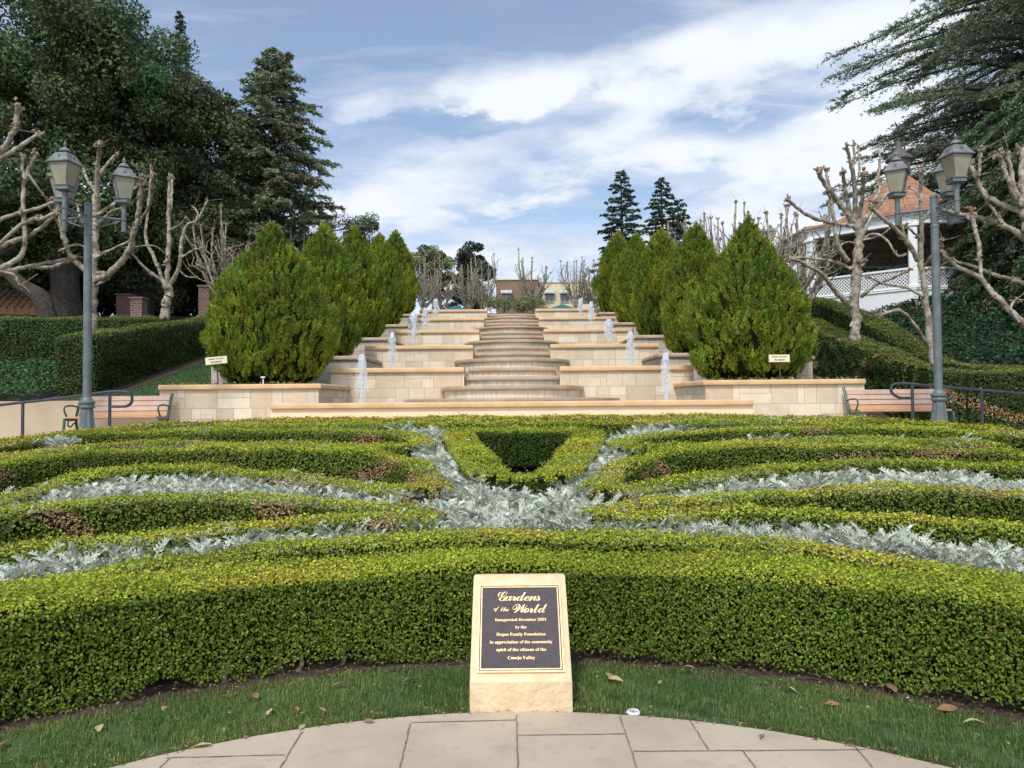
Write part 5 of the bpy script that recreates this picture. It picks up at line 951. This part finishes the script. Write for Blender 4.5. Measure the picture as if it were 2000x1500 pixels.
# ------------------------------------------------------------------ hotel and parasols beyond the cascade
hb = thing('hotel_building', 'flat roofed two-tone brown and cream building on the skyline at centre', 'building', (5, 76, 5.6))
xa, xb = U(969, 560, 74)[0], U(1052, 560, 74)[0]; za = U(1000, 547, 74)[2]; zc = U(1100, 552, 76)[2]
build('brown_wing', [box(((xa+xb)/2, 78, (5.5+za)/2), (xb-xa, 8, za-5.5))], M['hb'], hb); build('cream_wing', [box(((xb+18)/2+.01, 80, (5.5+zc)/2), (18-xb, 8, zc-5.5))], M['hc'], hb)
build('parapet_cap', [box(((xa+xb)/2, 78, za+.06), (xb-xa+.2, 8.2, .12)), box(((xb+18)/2+.12, 80, zc+.06), (18-xb, 8.2, .12))], M['hc'], hb)
for px, D in [(989, 73.98), (1073, 75.98), (1103, 75.98), (1147, 75.98), (1190, 75.98)]:
    c = U(px, 581, D); wn = build('window', [box((c[0], D, c[2]), (.82, .06, .92))], M['win'], hb); build('frame', [box((c[0]+dx, D-.04, c[2]), (.06, .06, .98)) for dx in (-.42, 0, .42)]+[box((c[0], D-.045, c[2]+dz), (.92, .06, .06)) for dz in (-.47, .47)], M['awn'], wn)
    build('awning', [([(c[0]-.55, D-.02, c[2]+.72), (c[0]+.55, D-.02, c[2]+.72), (c[0]+.55, D-.5, c[2]+.45), (c[0]-.55, D-.5, c[2]+.45), (c[0]+.55, D-.5, c[2]+.33), (c[0]-.55, D-.5, c[2]+.33)], [(0, 1, 2, 3), (3, 2, 4, 5)], 0)], M['awn'], wn)
for px, py, D, lab in [(890, 599, 43, 'teal garden parasol at the cascade head left of the dark pine'), (1098, 596, 43, 'teal garden parasol in front of the cream building wall')]:
    c = U(px, py, D); root = thing('parasol', lab, 'parasol', (c[0], D, 5.7), 'teal parasols on the upper terrace'); build('canopy', [lathe((c[0], D, c[2]-.32), [(1.05, -.06), (1.1, 0), (.55, .2), (.06, .36)], 8)], M['teal'], root); build('pole', [tube([(c[0], D, 5.7), (c[0], D, c[2]+.1)], .03, 8)], M['rail'], root)
# ------------------------------------------------------------------ little things on the lawn
sp = ground_px(1237, 1391, .03); tag(build('sprinkler_cap', [lathe(tuple(sp-[0, 0, .03]), [(.022, 0), (.032, .012), (.036, .03), (.030, .038), (.018, .036), (.016, .02)], 18)], M['plastic']), 'white plastic ring-shaped sprinkler cap at the lawn edge right of the plaque', 'sprinkler')
def dry_leaf(p, rz, L, W_, curl, lab, colr, seed):
    g = rnd(seed); V = []; n = 9
    for i in range(n):
        s = i/(n-1); w = W_*math.sin(math.pi*min(max(s, .04), .97))**.8*(1-.25*s)
        for k in (-1, 0, 1): V.append((s*L-L/2, k*w*.5, curl*math.sin(math.pi*s)*L+abs(k)*curl*W_*.8+g.uniform(0, .004)))
    V = np.array(V) @ np.array(Matrix.Rotation(rz, 3, 'Z') @ Matrix.Rotation(g.uniform(-.5, .5), 3, 'X')).T; V[:, 2] -= V[:, 2].min(); F = [(i*3+k, i*3+k+1, i*3+k+4, i*3+k+3) for i in range(n-1) for k in (0, 1)]
    tag(build('fallen_leaf', [(V+p, F, 0, colr)], M['dry'], org=p), lab, 'leaf', 'dry leaves scattered on the lawn and soil')
LC = [(.42, .29, .15), (.30, .17, .085), (.52, .42, .27), (.36, .20, .09), (.47, .40, .20)]
LF = [(1190, 1322, 0, .11), (1202, 1330, 4, .08), (1130, 1362, 1, .085), (1198, 1366, 1, .085), (1538, 1348, 2, .085), (1624, 1375, 3, .07), (1662, 1365, 4, .06), (1450, 1415, 0, .05), (1905, 1415, 2, .09), (1290, 1333, 0, .05), (1740, 1343, 1, .12), (1850, 1385, 1, .10), (1830, 1325, 3, .07), (1590, 1320, 1, .07), (440, 1360, 0, .06), (527, 1391, 2, .07), (579, 1387, 3, .05), (395, 1458, 2, .075), (195, 1423, 4, .08), (5, 1455, 3, .07), (590, 1420, 4, .05), (630, 1386, 0, .05), (720, 1410, 1, .05), (320, 1384, 0, .05), (800, 1330, 1, .08), (660, 1340, 1, .07), (500, 1360, 1, .07), (1420, 1308, 1, .09), (1345, 1305, 0, .06), (1490, 1440, 1, .05)]
for i, (px, py, ci, L) in enumerate(LF):
    g = rnd(700+i); p = ground_px(px, py, .035); side = 'left' if px < 1018 else 'right'; zone = 'soil under the front hedge' if math.hypot(p[0], p[1]-.93) > 3.68 else 'lawn'
    cn = ['tan', 'brown', 'pale', 'reddish', 'yellowish'][ci]; dry_leaf(p, g.uniform(0, 6.28), L*1.15, L*.55, g.uniform(.03, .16), 'curled %s dry leaf on the %s %s of the plaque' % (cn, zone, side), LC[ci], 720+i)
def litter(n, a0, a1, r0, r1, seed, size, cols, z=.02):
    g = rnd(seed); a = np.radians(g.uniform(a0, a1, n)); r = g.uniform(r0, r1, n); P = np.column_stack([r*np.sin(a), .93+r*np.cos(a), z+g.uniform(0, .012, n)]); return leaves(P, np.tile([0, 0, 1.], (n, 1)), size, .55, g, np.asarray(cols)[g.integers(0, len(cols), n)]*g.uniform(.6, 1.2, (n, 1)), .5)
tag(build('leaf_litter', [litter(1500, -62, 62, 3.66, 4.0, 760, .022, [(.20, .12, .07), (.11, .065, .04), (.28, .2, .12)]), litter(260, -60, 60, 3.06, 3.78, 762, .02, [(.34, .25, .13), (.45, .38, .22), (.22, .13, .07)], .035), litter(520, -60, 60, 3.02, 3.10, 761, .018, [(.24, .13, .07), (.30, .2, .1)], .03)], M['dry']), 'scraps of leaf and mulch on the bare soil and path edge', 'leaf litter', kind='stuff')
